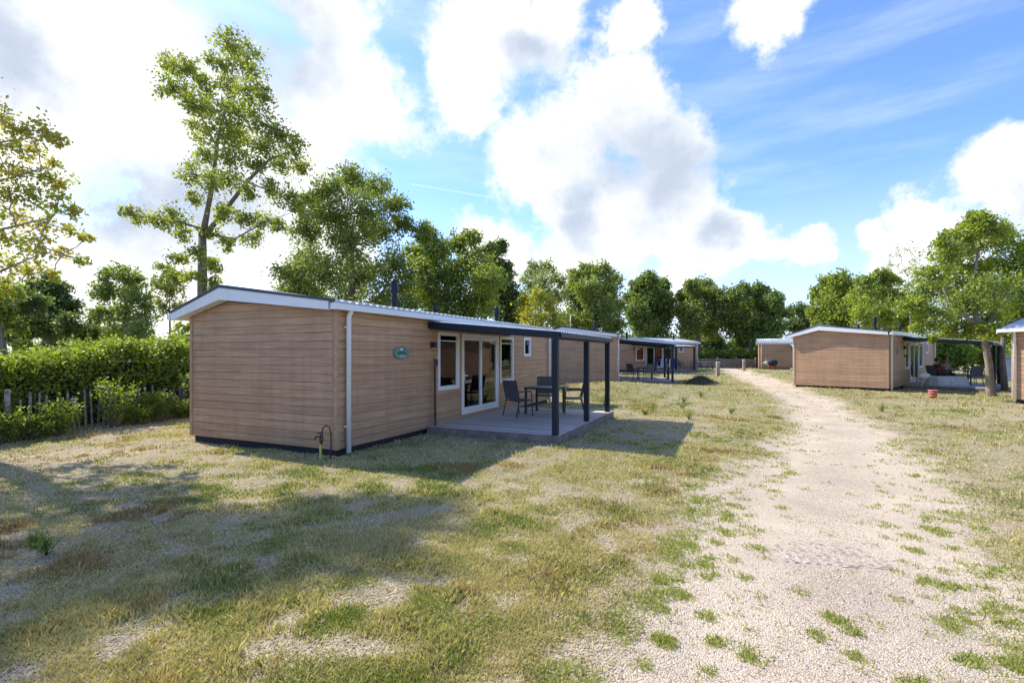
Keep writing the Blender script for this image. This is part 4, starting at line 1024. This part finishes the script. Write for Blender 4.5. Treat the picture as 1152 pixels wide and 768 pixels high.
def make_litter():
    n = 200; inv = rng.uniform(1/12, 1/2.4, n); y = 1/inv; x = rng.uniform(-1.15,.25,n)*y
    k = keep_mask(x, y) & (path_d(x,y) < .2); x, y = x[k], y[k]; n = len(x)
    c = np.stack([x, y, hgt(x,y)+.02], 1); a = rng.uniform(0,6.28,n); s = rng.uniform(.012,.026,n)[:,None]
    d = np.stack([np.cos(a), np.sin(a), rng.uniform(-.2,.3,n)], 1); w = np.stack([-np.sin(a), np.cos(a), rng.uniform(-.3,.3,n)], 1)
    V = np.stack([c-d*s, c-w*s*.5, c-w*s*.55+d*s*.5, c+d*s, c+w*s*.55+d*s*.4, c+w*s*.45], 1).reshape(-1,3)
    pal = np.array([(.36,.15,.05),(.25,.12,.06),(.45,.32,.20),(.20,.12,.07)]); colr = pal[rng.choice(4, n)]
    o = fast_mesh('fallen_leaves', V, 6, M_GRASS, None, colr); tag(o, 'dry orange and brown leaves scattered over the lawn', 'leaves', kind='stuff')
make_litter()
# broad leaved weeds, as in the grass beyond the deck
wl = [(4.4,15.5,.28),(3.2,17.2,.4),(5.6,16.4,.25),(4.9,13.8,.22),(6.2,18.0,.28),(6.6,15.0,.2),(-4.2,4.5,.16),(-4.5,4.7,.14),(19.0,14.2,.0),(11.6,15.6,.22),(7.4,19.5,.24),(3.9,14.6,.18),(2.6,6.3,.0),(-2.9,3.4,0),(-3.1,3.1,0),(-1.35,4.05,0)]
WD = ['one right of the nearest deck','tallest one on the rise before the second cabin','one midway between deck and path','one at the tip of the pergola shadow','one below the dark mound','one nearest the path in mid lawn','feathery one in the left foreground shade','its smaller neighbour in the left foreground shade','','yellow green one alone right of the path','one on the grass rise near the path','one just past the deck corner','','bright one at the bottom left','smaller bright one at the bottom left edge','one in the left foreground near the fallen leaves']
for k, (x, y, h_) in enumerate(wl):
    if h_ == 0: continue
    t = thing('weed', 'leafy weed in the lawn, '+WD[k], 'weed', (x,y,float(hgt(x,y))), 0, 'leafy weeds in the lawn'); cs = []; sg = []; rnd = random.Random(k); st = MB()
    for q in range(14):
        a = rnd.uniform(0,6.28); r_ = h_*.8*rnd.random(); tip = Vector((math.cos(a)*r_, math.sin(a)*r_, h_*rnd.uniform(.5,1.1))); st.tube([(0,0,-.01), tip*.55, tip], [.004,.003,.002], 3, False)
        for f in (.4,.6,.8,1): cs.append(tuple(tip*f)); sg.append(.02)
    st.build('stems', M_GRASS, t); leaves_at(np.array(cs), np.array(sg), 5, .04, 'green', None, 0, name='foliage', parent=t, droop=-.5, anis=.3)

# ------------------------------------------------------------------ drain cover in the path
gz = float(np.max(hgt(2.93+np.linspace(-.45,.45,19)[None,:], 4.62+np.linspace(-.25,.27,13)[:,None])))
dc = thing('sunken_grid_cover', 'worn grey brown ribbed grid with curved far edge half buried in the gravel path', 'grid cover', (2.93,4.62,gz-.013), R(-8))
MD = simple('gritty_grid_concrete', (.43,.35,.29), .95, .35, 30, bmp=.6); MDS = simple('gravel_filled_slots', (.52,.45,.38), .95, .4, 45, bmp=.9)
pts = [(-.44,-.22),(-.45,.0),(-.42,.13),(-.34,.21),(-.2,.25),(0,.27),(.2,.25),(.36,.19),(.43,.08),(.44,-.1),(.40,-.24),(0,-.25)]
n_ = len(pts); MB().add([(x,y,-.03) for x,y in pts]+[(x,y,.004) for x,y in pts], [tuple(range(n_,2*n_))]+[(i,(i+1)%n_,(i+1)%n_+n_,i+n_) for i in range(n_)]).build('slot_fill', MDS, dc)
m3 = MB()
for k in range(9):
    x = -.36+k*.09; m3.bar((x,-.23,.006),(x-.015,.235-.10*(x/.42)**2,.006), .034, .014)
m3.build('ribs', MD, dc)
m3 = MB()
for a, b in zip(pts[:-1], pts[1:]): m3.bar((a[0],a[1],.003),(b[0],b[1],.003), .04, .014)
m3.build('rim', MD, dc)

# ------------------------------------------------------------------ far things
post0 = thing('wooden_post', 'short wooden post at the left side of the gravel path', 'post', (15.3,37,float(hgt(15.3,37))), 0, 'wooden posts at the path end')
MW = simple('sun_bleached_post', (.33,.28,.23), .9, .2, 6); MT = simple('pale_post_cap', (.55,.52,.46), .8, .1, 6)
MB().box(-.12,.12,-.10,.10,-.2,1.0).build('shaft', MW, post0, .02); MB().box(-.13,.13,-.11,.11,1.0,1.08).build('cap', MT, post0, .02)
p1 = copy_tree(post0); p1.location = (22.6,48.5,float(hgt(22.6,48.5))); tag(p1, 'darker wooden post by the gate at the far end of the path', 'post')
def mound():
    m_ = MB(); n = 22; rings = 8; vs = [(0,0,.42)]
    for r_ in range(1, rings+1):
        f = r_/rings
        for k in range(n):
            a = 2*math.pi*k/n; w = 1+.18*math.sin(a*3+1)+.1*math.sin(a*7)
            vs.append((math.cos(a)*f*1.25*w, math.sin(a)*f*.75*w, .42*(math.cos(f*math.pi)*.5+.5)+random.uniform(-.02,.02)-.03*f))
    fs = [(0,1+k,1+(k+1)%n) for k in range(n)]
    for r_ in range(rings-1):
        for k in range(n): a = 1+r_*n+k; b = 1+r_*n+(k+1)%n; fs.append((a,a+n,b+n,b))
    t = thing('soil_mound', 'small dark mossy soil mound on the lawn left of the path', 'mound', (10.6,28,float(hgt(10.6,28))))
    m_.add(vs, fs, True).build('heap', simple('mossy_soil', (.055,.062,.035), .95, .4, 9, bmp=.8), t)
    cs = [(v[0],v[1],v[2]+.02) for v in vs]*2
    leaves_at(np.array(cs), np.full(len(cs), .07), 7, .05, 'olive', None, 0, name='moss', parent=t)
mound()
def gate():
    g = thing('slatted_gate', 'grey slatted timber gate closing the far end of the path', 'gate', (20.6,55,float(hgt(22,55))))
    b = MB(); x = 0
    while x < 6.3: b.box(x,x+.11,-.012,.012,.08,1.05+.03*math.sin(x*3)); x += .15
    b.build('slats', simple('dark_grey_slats', (.16,.16,.15), .9, .25, 5), g)
    for z in (.25,.85): MB().box(-.05,6.35,.014,.06,z,z+.09).build('rail', M_FENCE, g)
    for x in (-.05,2.1,4.2,6.3): MB().box(x,x+.12,.062,.18,-.1,1.2).build('post', M_FENCE, g)
gate()
def picnic(x, y, rz):
    t = thing('picnic_table', 'timber picnic table at the right end of the far side-on cabin', 'picnic table', (x,y,float(hgt(x,y))), rz)
    b = MB()
    for k in range(5): b.box(-.9,.9,-.37+k*.15,-.23+k*.15,.72,.76)
    b.build('tabletop', M_FENCE, t)
    for s in (-1,1): MB().box(-.9,.9,s*.72-.13,s*.72+.13,.43,.47).build('bench', M_FENCE, t)
    for s in (-1,1):
        f = MB(); X = s*.62; f.bar((X,-.68,0),(X,-.22,.72), .09,.05); f.bar((X,.68,0),(X,.22,.72), .09,.05); f.box(X-.025+.05,X+.025+.05,-.8,.8,.34,.43); f.build('leg_frame', M_FRAME, t)
picnic(19.9,51.6,.15)
# pale roofed caravans beyond the hedges
def caravan(x, y, z, rz, label, L_=6, W=2.3, H_=2.5):
    t = thing('touring_caravan', label, 'caravan', (x,y,z), rz, 'white caravans beyond the hedges')
    pr = [(0,.5),(.0,H_*.82),(.25,H_*.94),(W/2,H_),(W-.25,H_*.94),(W,H_*.82),(W,.5)]
    n = len(pr); vs = [(xx,yy,zz) for xx in (0,L_) for yy,zz in pr]
    MB().add(vs, [tuple(range(n)), tuple(range(2*n-1,n-1,-1))]+[(i,i+n,(i+1)%n+n,(i+1)%n) for i in range(n)]).build('body', M_WHITE, t, .05)
    for a in (1.0,3.6): MB().box(a,a+1.1,-.02,-.003,1.2,1.75).build('window', M_VERGE, t, .01)
    MB().box(2.5,3.1,-.02,-.003,.55,1.95).build('door', simple('cream_caravan_door', (.66,.66,.64), .4, .02), t, .01)
    for a in (-.02,W-.18):
        m_ = MB(); pts = [(3+.32*math.cos(k*math.pi/8), a, .32+.32*math.sin(k*math.pi/8)) for k in range(16)]
        pts2 = [(p[0],p[1]+.2,p[2]) for p in pts]; m_.add(pts+pts2, [tuple(range(16)), tuple(range(31,15,-1))]+[(k,k+16,(k+1)%16+16,(k+1)%16) for k in range(16)]); m_.build('wheel', M_BLACK, t)
    MB().bar((L_,W/2,.5),(L_+1.1,W/2,.45), .08).build('tow_bar', M_FRAME, t)
caravan(-15.8,20.5,-.45,R(30),'low white caravan roof showing over the left hedge beside the nearest cabin', L_=7.5)
caravan(26.5,72,.0,.05,'white caravan roof showing over the far hedge at the path end', L_=5, H_=2.75)
# figure by the far small cabin
gf = thing('garden_figure', 'round dark grey figure with pale pointed front on red legs by the far small cabin', 'garden figure', (25.7,50.2,float(hgt(25.7,50.2))))
def ell(mb, c, r3, n=14, m_=8):
    vs = []; fs = []
    for i in range(m_+1):
        ph = math.pi*i/m_
        for k in range(n): a = 2*math.pi*k/n; vs.append((c[0]+r3[0]*math.sin(ph)*math.cos(a), c[1]+r3[1]*math.sin(ph)*math.sin(a), c[2]+r3[2]*math.cos(ph)))
    for i in range(m_):
        for k in range(n): a = i*n+k; b = i*n+(k+1)%n; fs.append((a,a+n,b+n,b))
    mb.add(vs, fs, True); return mb
MG = simple('dark_grey_lacquer', (.03,.03,.045), .85, .2, 4); MP = simple('pale_pink_paint', (.62,.55,.52), .6, .1, 4); MRD = simple('dull_red_paint', (.42,.08,.05), .6, .15, 5)
ell(MB(), (.55,0,.72), (.55,.38,.33)).build('body', MG, gf)
hd_ = ell(MB(), (-.05,0,.68), (.24,.19,.19)); hd_.tube([(-.2,0,.7),(-.42,0,.66)], [.12,.03], 8); hd_.tube([(.02,.05,.9),(-.08,.05,1.12)], [.05,.02], 6); hd_.build('head', MP, gf)
for x in (.28,.78):
    for y in (-.18,.18): MB().tube([(x,y,.45),(x,y,0)], [.06,.045], 8).build('leg', MRD, gf)
# shed behind right tree
shd = thing('utility_cabinet', 'blue grey box shed between the tree trunks and the right cabin', 'shed', (30.0,30.5,.12), R(-35))
MS = simple('blue_grey_paint', (.30,.37,.44), .5, .06, 3)
shd.scale = (.62,.7,.82); MB().box(0,1.5,0,1.0,0,1.75).build('body', MS, shd, .01); MB().add([(-.06,-.06,1.752),(1.56,-.06,1.752),(1.56,1.06,1.86),(-.06,1.06,1.86),(-.06,-.06,1.80),(1.56,-.06,1.80),(1.56,1.06,1.91),(-.06,1.06,1.91)], [(0,3,2,1),(4,5,6,7),(0,1,5,4),(1,2,6,5),(2,3,7,6),(3,0,4,7)]).build('lid', M_VERGE, shd)
MB().box(.72,.735,-.012,-.002,.08,1.68).build('door_seam', M_VERGE, shd)
# red and white basket on the lawn
bk = thing('striped_basket', 'small red and white striped basket standing on the grass by the right deck', 'basket', (16.75,19.8,float(hgt(16.75,19.8))))
bk.scale = (.78,.78,.9); MRB = simple('red_basket_plastic', (.50,.045,.03), .5, .15, 10); MWB = simple('white_basket_band', (.72,.66,.62), .5, .06, 10)
b = MB(); prof = [(.0,.0),(.135,.0),(.15,.1),(.17,.2),(.19,.3),(.205,.38),(.19,.38),(.17,.28),(.13,.03),(0,.03)]; b.lathe(prof, (0,0,0), 20); b.build('bowl', MRB, bk)
for z, r_ in ((.13,.160),(.25,.184),(.36,.205)): MB().lathe([(r_,z),(r_+.006,z+.003),(r_+.007,z+.015),(r_+.003,z+.018)], (0,0,0), 20).build('band', MWB, bk)

# ------------------------------------------------------------------ right hand deck: people, covered bench
MSK = simple('skin', (.50,.29,.20), .55, .06, 8)
def person(label, base, face, top, hair, pants, reach=False):
    """seated figure, local +y is the facing direction; origin on the deck under the hips"""
    t = thing('person', label, 'person', base, face)
    me = bpy.data.meshes.new('body')
    J = [(0,0,.50,.15),(0,-.02,.62,.14),(0,-.02,.82,.145),(0,0,.96,.13),(0,.01,1.04,.06),(0,.02,1.09,.055),(0,.035,1.17,.09),(0,.035,1.27,.085)]
    E_ = [(i,i+1) for i in range(7)]
    def ch(start, pts):
        p = start
        for q in pts: J.append(q); E_.append((p, len(J)-1)); p = len(J)-1
    for s in (-1,1):
        if reach: ch(3, [(s*.17,0,.96,.06),(s*.22,.14,.80,.045),(s*.16,.42,.82,.036),(s*.14,.52,.82,.03)])
        else: ch(3, [(s*.17,0,.95,.06),(s*.23,.02,.70,.045),(s*.14,.26,.66,.036),(s*.12,.36,.66,.03)])
        ch(0, [(s*.10,.12,.50,.10),(s*.13,.45,.50,.072),(s*.13,.48,.25,.055),(s*.13,.47,.07,.038),(s*.13,.60,.04,.035)])
    me.from_pydata([j[:3] for j in J], E_, [])
    o = bpy.data.objects.new('body', me); col.objects.link(o); o.parent = t
    sk = o.modifiers.new('skin', 'SKIN'); 
    for v, j in zip(me.skin_vertices[0].data, J): v.radius = (j[3], j[3]*.85)
    me.skin_vertices[0].data[0].use_root = True
    sb = o.modifiers.new('sub', 'SUBSURF'); sb.levels = 2; sb.render_levels = 2
    m_, N, L, P = mat('skin_and_clothes')
    tc2 = N.new('ShaderNodeTexCoord'); s3 = N.new('ShaderNodeSeparateXYZ'); L.new(tc2.outputs['Object'], s3.inputs[0])
    def gt(src, v):
        q = N.new('ShaderNodeMath'); q.operation = 'GREATER_THAN'; q.inputs[1].default_value = v; L.new(src, q.inputs[0]); return q.outputs[0]
    c = mix(N, L, gt(s3.outputs[2], .56), pants, top); c = mix(N, L, gt(s3.outputs[2], 1.03), c, (.50,.29,.20))
    hand = N.new('ShaderNodeMath'); hand.operation = 'MULTIPLY'; L.new(gt(s3.outputs[1], .24), hand.inputs[0]); L.new(gt(s3.outputs[2], .60), hand.inputs[1])
    c = mix(N, L, hand.outputs[0], c, (.50,.29,.20)); L.new(c, P.inputs['Base Color']); P.inputs['Roughness'].default_value = .8
    me.materials.append(m_)
    hb = ell(MB(), (0,.012,1.25), (.098,.105,.115)); hb.build('hair', simple('hair', hair, .7, .2, 20), t)
    f = MB(); f.tube([(0,.115,1.22),(0,.135,1.19)], [.012,.016], 6)
    for s in (-1,1): ell(f, (s*.092,.03,1.20), (.012,.022,.032), 8, 5)
    f.build('nose_and_ears', MSK, t)
    e = MB()
    for s in (-1,1): ell(e, (s*.034,.118,1.215), (.010,.006,.007), 8, 5)
    e.build('eyes', M_BLACK, t)
    for s in (-1,1):
        y0 = .50 if reach else .34; z0 = .82 if reach else .66; hm = MB(); x0 = s*(.14 if reach else .12)
        for q in range(4): dx = (q-1.5)*.017; hm.tube([(x0+dx,y0,z0),(x0+dx*1.2,y0+.05+.01*(q in (1,2)),z0-.005),(x0+dx*1.2,y0+.075+.012*(q in (1,2)),z0-.03)], .008, 5)
        hm.tube([(x0-s*.025,y0-.02,z0),(x0-s*.05,y0+.01,z0-.005),(x0-s*.05,y0+.035,z0-.02)], .009, 5); hm.build('fingers', MSK, t)
    return t
T4 = loc(4,5.7,-1.75,DZ)
t4 = copy_tree(table0); t4.location = T4; t4.rotation_euler = (0,0,.7); tag(t4, 'dark garden table on the right hand deck between the seated people', 'table')
def seat_at(lx, ly, lab_c, lab_p=None, **kw):
    p = loc(4,lx,ly,DZ); c = copy_tree(chair0); look(c, p, T4); tag(c, lab_c, 'chair')
    if 'group' in c: del c['group']
    if lab_p:
        a = math.atan2(T4[1]-p[1], T4[0]-p[0])-math.pi/2; person(lab_p, (p[0],p[1],p[2]-.0), a, **kw)
seat_at(4.85,-1.0, 'dark chair carrying the person in red on the right hand deck', 'person in a dark red top sitting and reaching over the table on the right deck', top=(.20,.02,.025), hair=(.06,.035,.02), pants=(.03,.035,.06), reach=True)
seat_at(6.35,-1.15, 'dark chair behind the right deck table carrying the fair haired person', 'person with light brown hair and tan top sitting behind the right deck table', top=(.42,.30,.2), hair=(.30,.18,.09), pants=(.05,.05,.06))
seat_at(5.0,-2.35, 'empty dark chair with its broad back before the table on the right hand deck')
seat_at(6.6,-2.7, 'dark chair right of the table on the right hand deck, near the trunk')
def cushion_box(mb, x0,x1,y0,y1,z0,z1, nx=10, ny=6, amp=.02, seed=1):
    rnd = random.Random(seed); base = len(mb.v)
    mb.box(x0,x1,y0,y1,z0,z1)
bn = thing('covered_bench', 'low bench draped in a pale grey cloth at the edge of the right hand deck', 'bench', loc(4,3.75,-1.55,DZ), .05)
MCL = simple('pale_grey_cloth', (.50,.49,.50), .9, .12, 5, bmp=.5)
def drape(w, d, h_, seed):
    rnd = random.Random(seed); m_ = MB(); n = 22; mm = 14; vs = []
    for i in range(n+1):
        for j in range(mm+1):
            u = i/n*2-1; v = j/mm*2-1
            r_ = max(abs(u), abs(v)); x = np.clip(u*1.35,-1,1)*w/2; y = np.clip(v*1.6,-1,1)*d/2
            drop = max(0, (abs(u)-.74)/.26, (abs(v)-.62)/.38)
            z = h_*(1-drop)+.012*math.sin(i*1.3+seed)+.01*math.sin(j*2.1)
            x += math.copysign(.03+.03*math.sin(j*1.7), u)*drop; y += math.copysign(.03+.035*math.sin(i*1.4), v)*drop
            vs.append((x, y, max(.01, z)))
    fs = [(i*(mm+1)+j,(i+1)*(mm+1)+j,(i+1)*(mm+1)+j+1,i*(mm+1)+j+1) for i in range(n) for j in range(mm)]
    m_.add(vs, fs, True); return m_
drape(1.5,.6,.46,2).build('cloth', MCL, bn)
MB().box(-.6,.6,-.22,.22,.36,.42).build('seat', M_FRAME, bn)
for sx in (-.5,.5):
    for sy in (-.18,.18): MB().box(sx-.03,sx+.03,sy-.03,sy+.03,0,.36).build('leg', M_FRAME, bn)
pw = ell(MB(), (0,0,.22), (.27,.22,.17), 18, 10); o = pw.build('pillow', simple('white_pillow_cotton', (.80,.80,.78), .9, .03, 5, bmp=.3)); o.location = loc(4,3.3,-.75,DZ+.24); tag(o, 'plump white pillow beside the covered bench on the right deck', 'pillow')
MWBX = simple('pale_crate', (.5,.48,.46), .8, .1)
st_ = thing('low_stool', 'low pale stool under the white pillow on the right deck', 'stool', loc(4,3.3,-.75,DZ)); MB().box(-.28,.28,-.2,.2,.26,.31).build('seat', MWBX, st_, .01)
for sx in (-.22,.22):
    for sy in (-.15,.15): MB().box(sx-.02,sx+.02,sy-.02,sy+.02,0,.26).build('leg', MWBX, st_)
# ------------------------------------------------------------------ third cabin deck: drying towels, chairs, bicycle
rk = thing('drying_rack', 'folding drying rack on the deck of the far side-on cabin', 'drying rack', loc(3,5.3,-1.6,DZ), .45)
r2 = MB()
for k in range(6): r2.tube([(-.9,-.25+k*.1,.95),(.9,-.25+k*.1,.95)], .008, 5)
r2.build('rails', M_WHITE, rk)
for sx in (-.9,.9):
    l = MB(); l.tube([(sx,-.3,0),(sx,.25,.95)], .012, 5); l.tube([(sx,.3,0),(sx,-.25,.95)], .012, 5); l.build('leg', M_WHITE, rk)
MB1 = simple('light_blue_towel', (.42,.50,.72), .95, .1, 8); MB2 = simple('white_towel', (.72,.74,.80), .95, .05, 8); MB3 = simple('royal_blue_towel', (.02,.07,.33), .95, .1, 8)
def towel(lx, m_, lab, w=.45, h_=.75):
    p = loc(3,lx,-1.9,DZ); t = MB(); n = 12; vs = []
    for k in range(n+1):
        x = -w/2+w*k/n; y = .02*math.sin(k*1.4)
        for (yy, zz) in ((y-.012,.96-h_),(y-.012,.97),(y+.012,.97),(y+.03,.96-h_*.7)): vs.append((x, yy, zz))
    fs = [(a*4+j,a*4+j+1,a*4+j+5,a*4+j+4) for a in range(n) for j in range(3)]
    o = t.add(vs, fs, True).build('towel', m_); o.location = p; o.rotation_euler = (0,0,.45); tag(o, lab, 'towel', 'towels drying at the far cabin')
towel(4.75, MB1, 'light blue towel, leftmost on the drying rack of the far cabin')
towel(5.45, MB2, 'white towel in the middle of the drying rack of the far cabin', .35)
towel(6.0, MB3, 'royal blue towel, rightmost on the drying rack of the far cabin', .5, .8)
for k, (x, y, lb) in enumerate(((7.2,-1.5,'dark chair right of the blue towel at the far side-on cabin'),(7.9,-.9,'dark chair near the wall of the far side-on cabin'))):
    c = copy_tree(chair0); look(c, loc(3,x,y,DZ if x < 7.4 else .0), loc(3,x+.5,y-2)); tag(c, lb, 'chair', 'dark chairs at the far side-on cabin')
bc = thing('bicycle', 'dark bicycle parked by the right end of the far side-on cabin', 'bicycle', loc(3,9.6,-.8,0), .45)
for x in (-.52,.52):
    w = MB(); pts = [(x+.33*math.cos(a*math.pi/10),0,.34+.33*math.sin(a*math.pi/10)) for a in range(21)]; w.tube(pts, .02, 6, False); wh = w.build('wheel', M_BLACK, bc)
    s_ = MB(); [s_.bar((x,0,.34),(x+.33*math.cos(a*math.pi/6),0,.34+.33*math.sin(a*math.pi/6)), .005) for a in range(12)]; s_.build('spokes', M_FRAME, wh)
f = MB(); 
for a, b_ in (((-.52,.34),(-.08,.32)),((-.08,.32),(-.2,.85)),((-.2,.78),(.36,.82)),((-.08,.32),(.38,.75)),((-.52,.34),(-.19,.75)),((.52,.34),(.36,.95))): f.tube([(a[0],0,a[1]),(b_[0],0,b_[1])], .018, 6)
f.build('frame', M_DARK, bc); MB().box(-.32,-.10,-.06,.06,.87,.92).build('saddle', M_BLACK, bc, .01); MB().tube([(.28,-.26,1.0),(.36,0,.98),(.28,.26,1.0)], .014, 6).build('handlebar', M_BLACK, bc)
# bird
bd = MB(); ell(bd, (0,0,0), (.16,.06,.06), 10, 6); bd.tube([(-.15,0,0),(-.3,0,.01)], [.04,.06], 6); bd.tube([(.14,0,.01),(.23,0,.02)], [.045,.01], 6)
bd.add([(.08,.04,.02),(-.08,.04,.02),(-.10,.42,.16),(.02,.46,.17),(.08,.04,.04),(-.08,.04,.04),(-.10,.42,.175),(.02,.46,.185)], [(0,1,2,3),(7,6,5,4),(0,3,7,4),(1,5,6,2),(2,6,7,3),(0,4,5,1)])
bd.add([(.08,-.04,.02),(-.08,-.04,.02),(-.10,-.42,.16),(.02,-.46,.17),(.08,-.04,.04),(-.08,-.04,.04),(-.10,-.42,.175),(.02,-.46,.185)], [(3,2,1,0),(4,5,6,7),(0,4,7,3),(1,2,6,5),(2,3,7,6),(0,1,5,4)])
o = bd.build('flying_bird', M_BLACK); o.location = ((1027-576)/560*42,42,CZ+126/560*42); o.rotation_euler = (.3,-.5,.6); o.scale = (.5,.5,.5); tag(o, 'small dark bird flying left of the large right hand tree', 'bird')
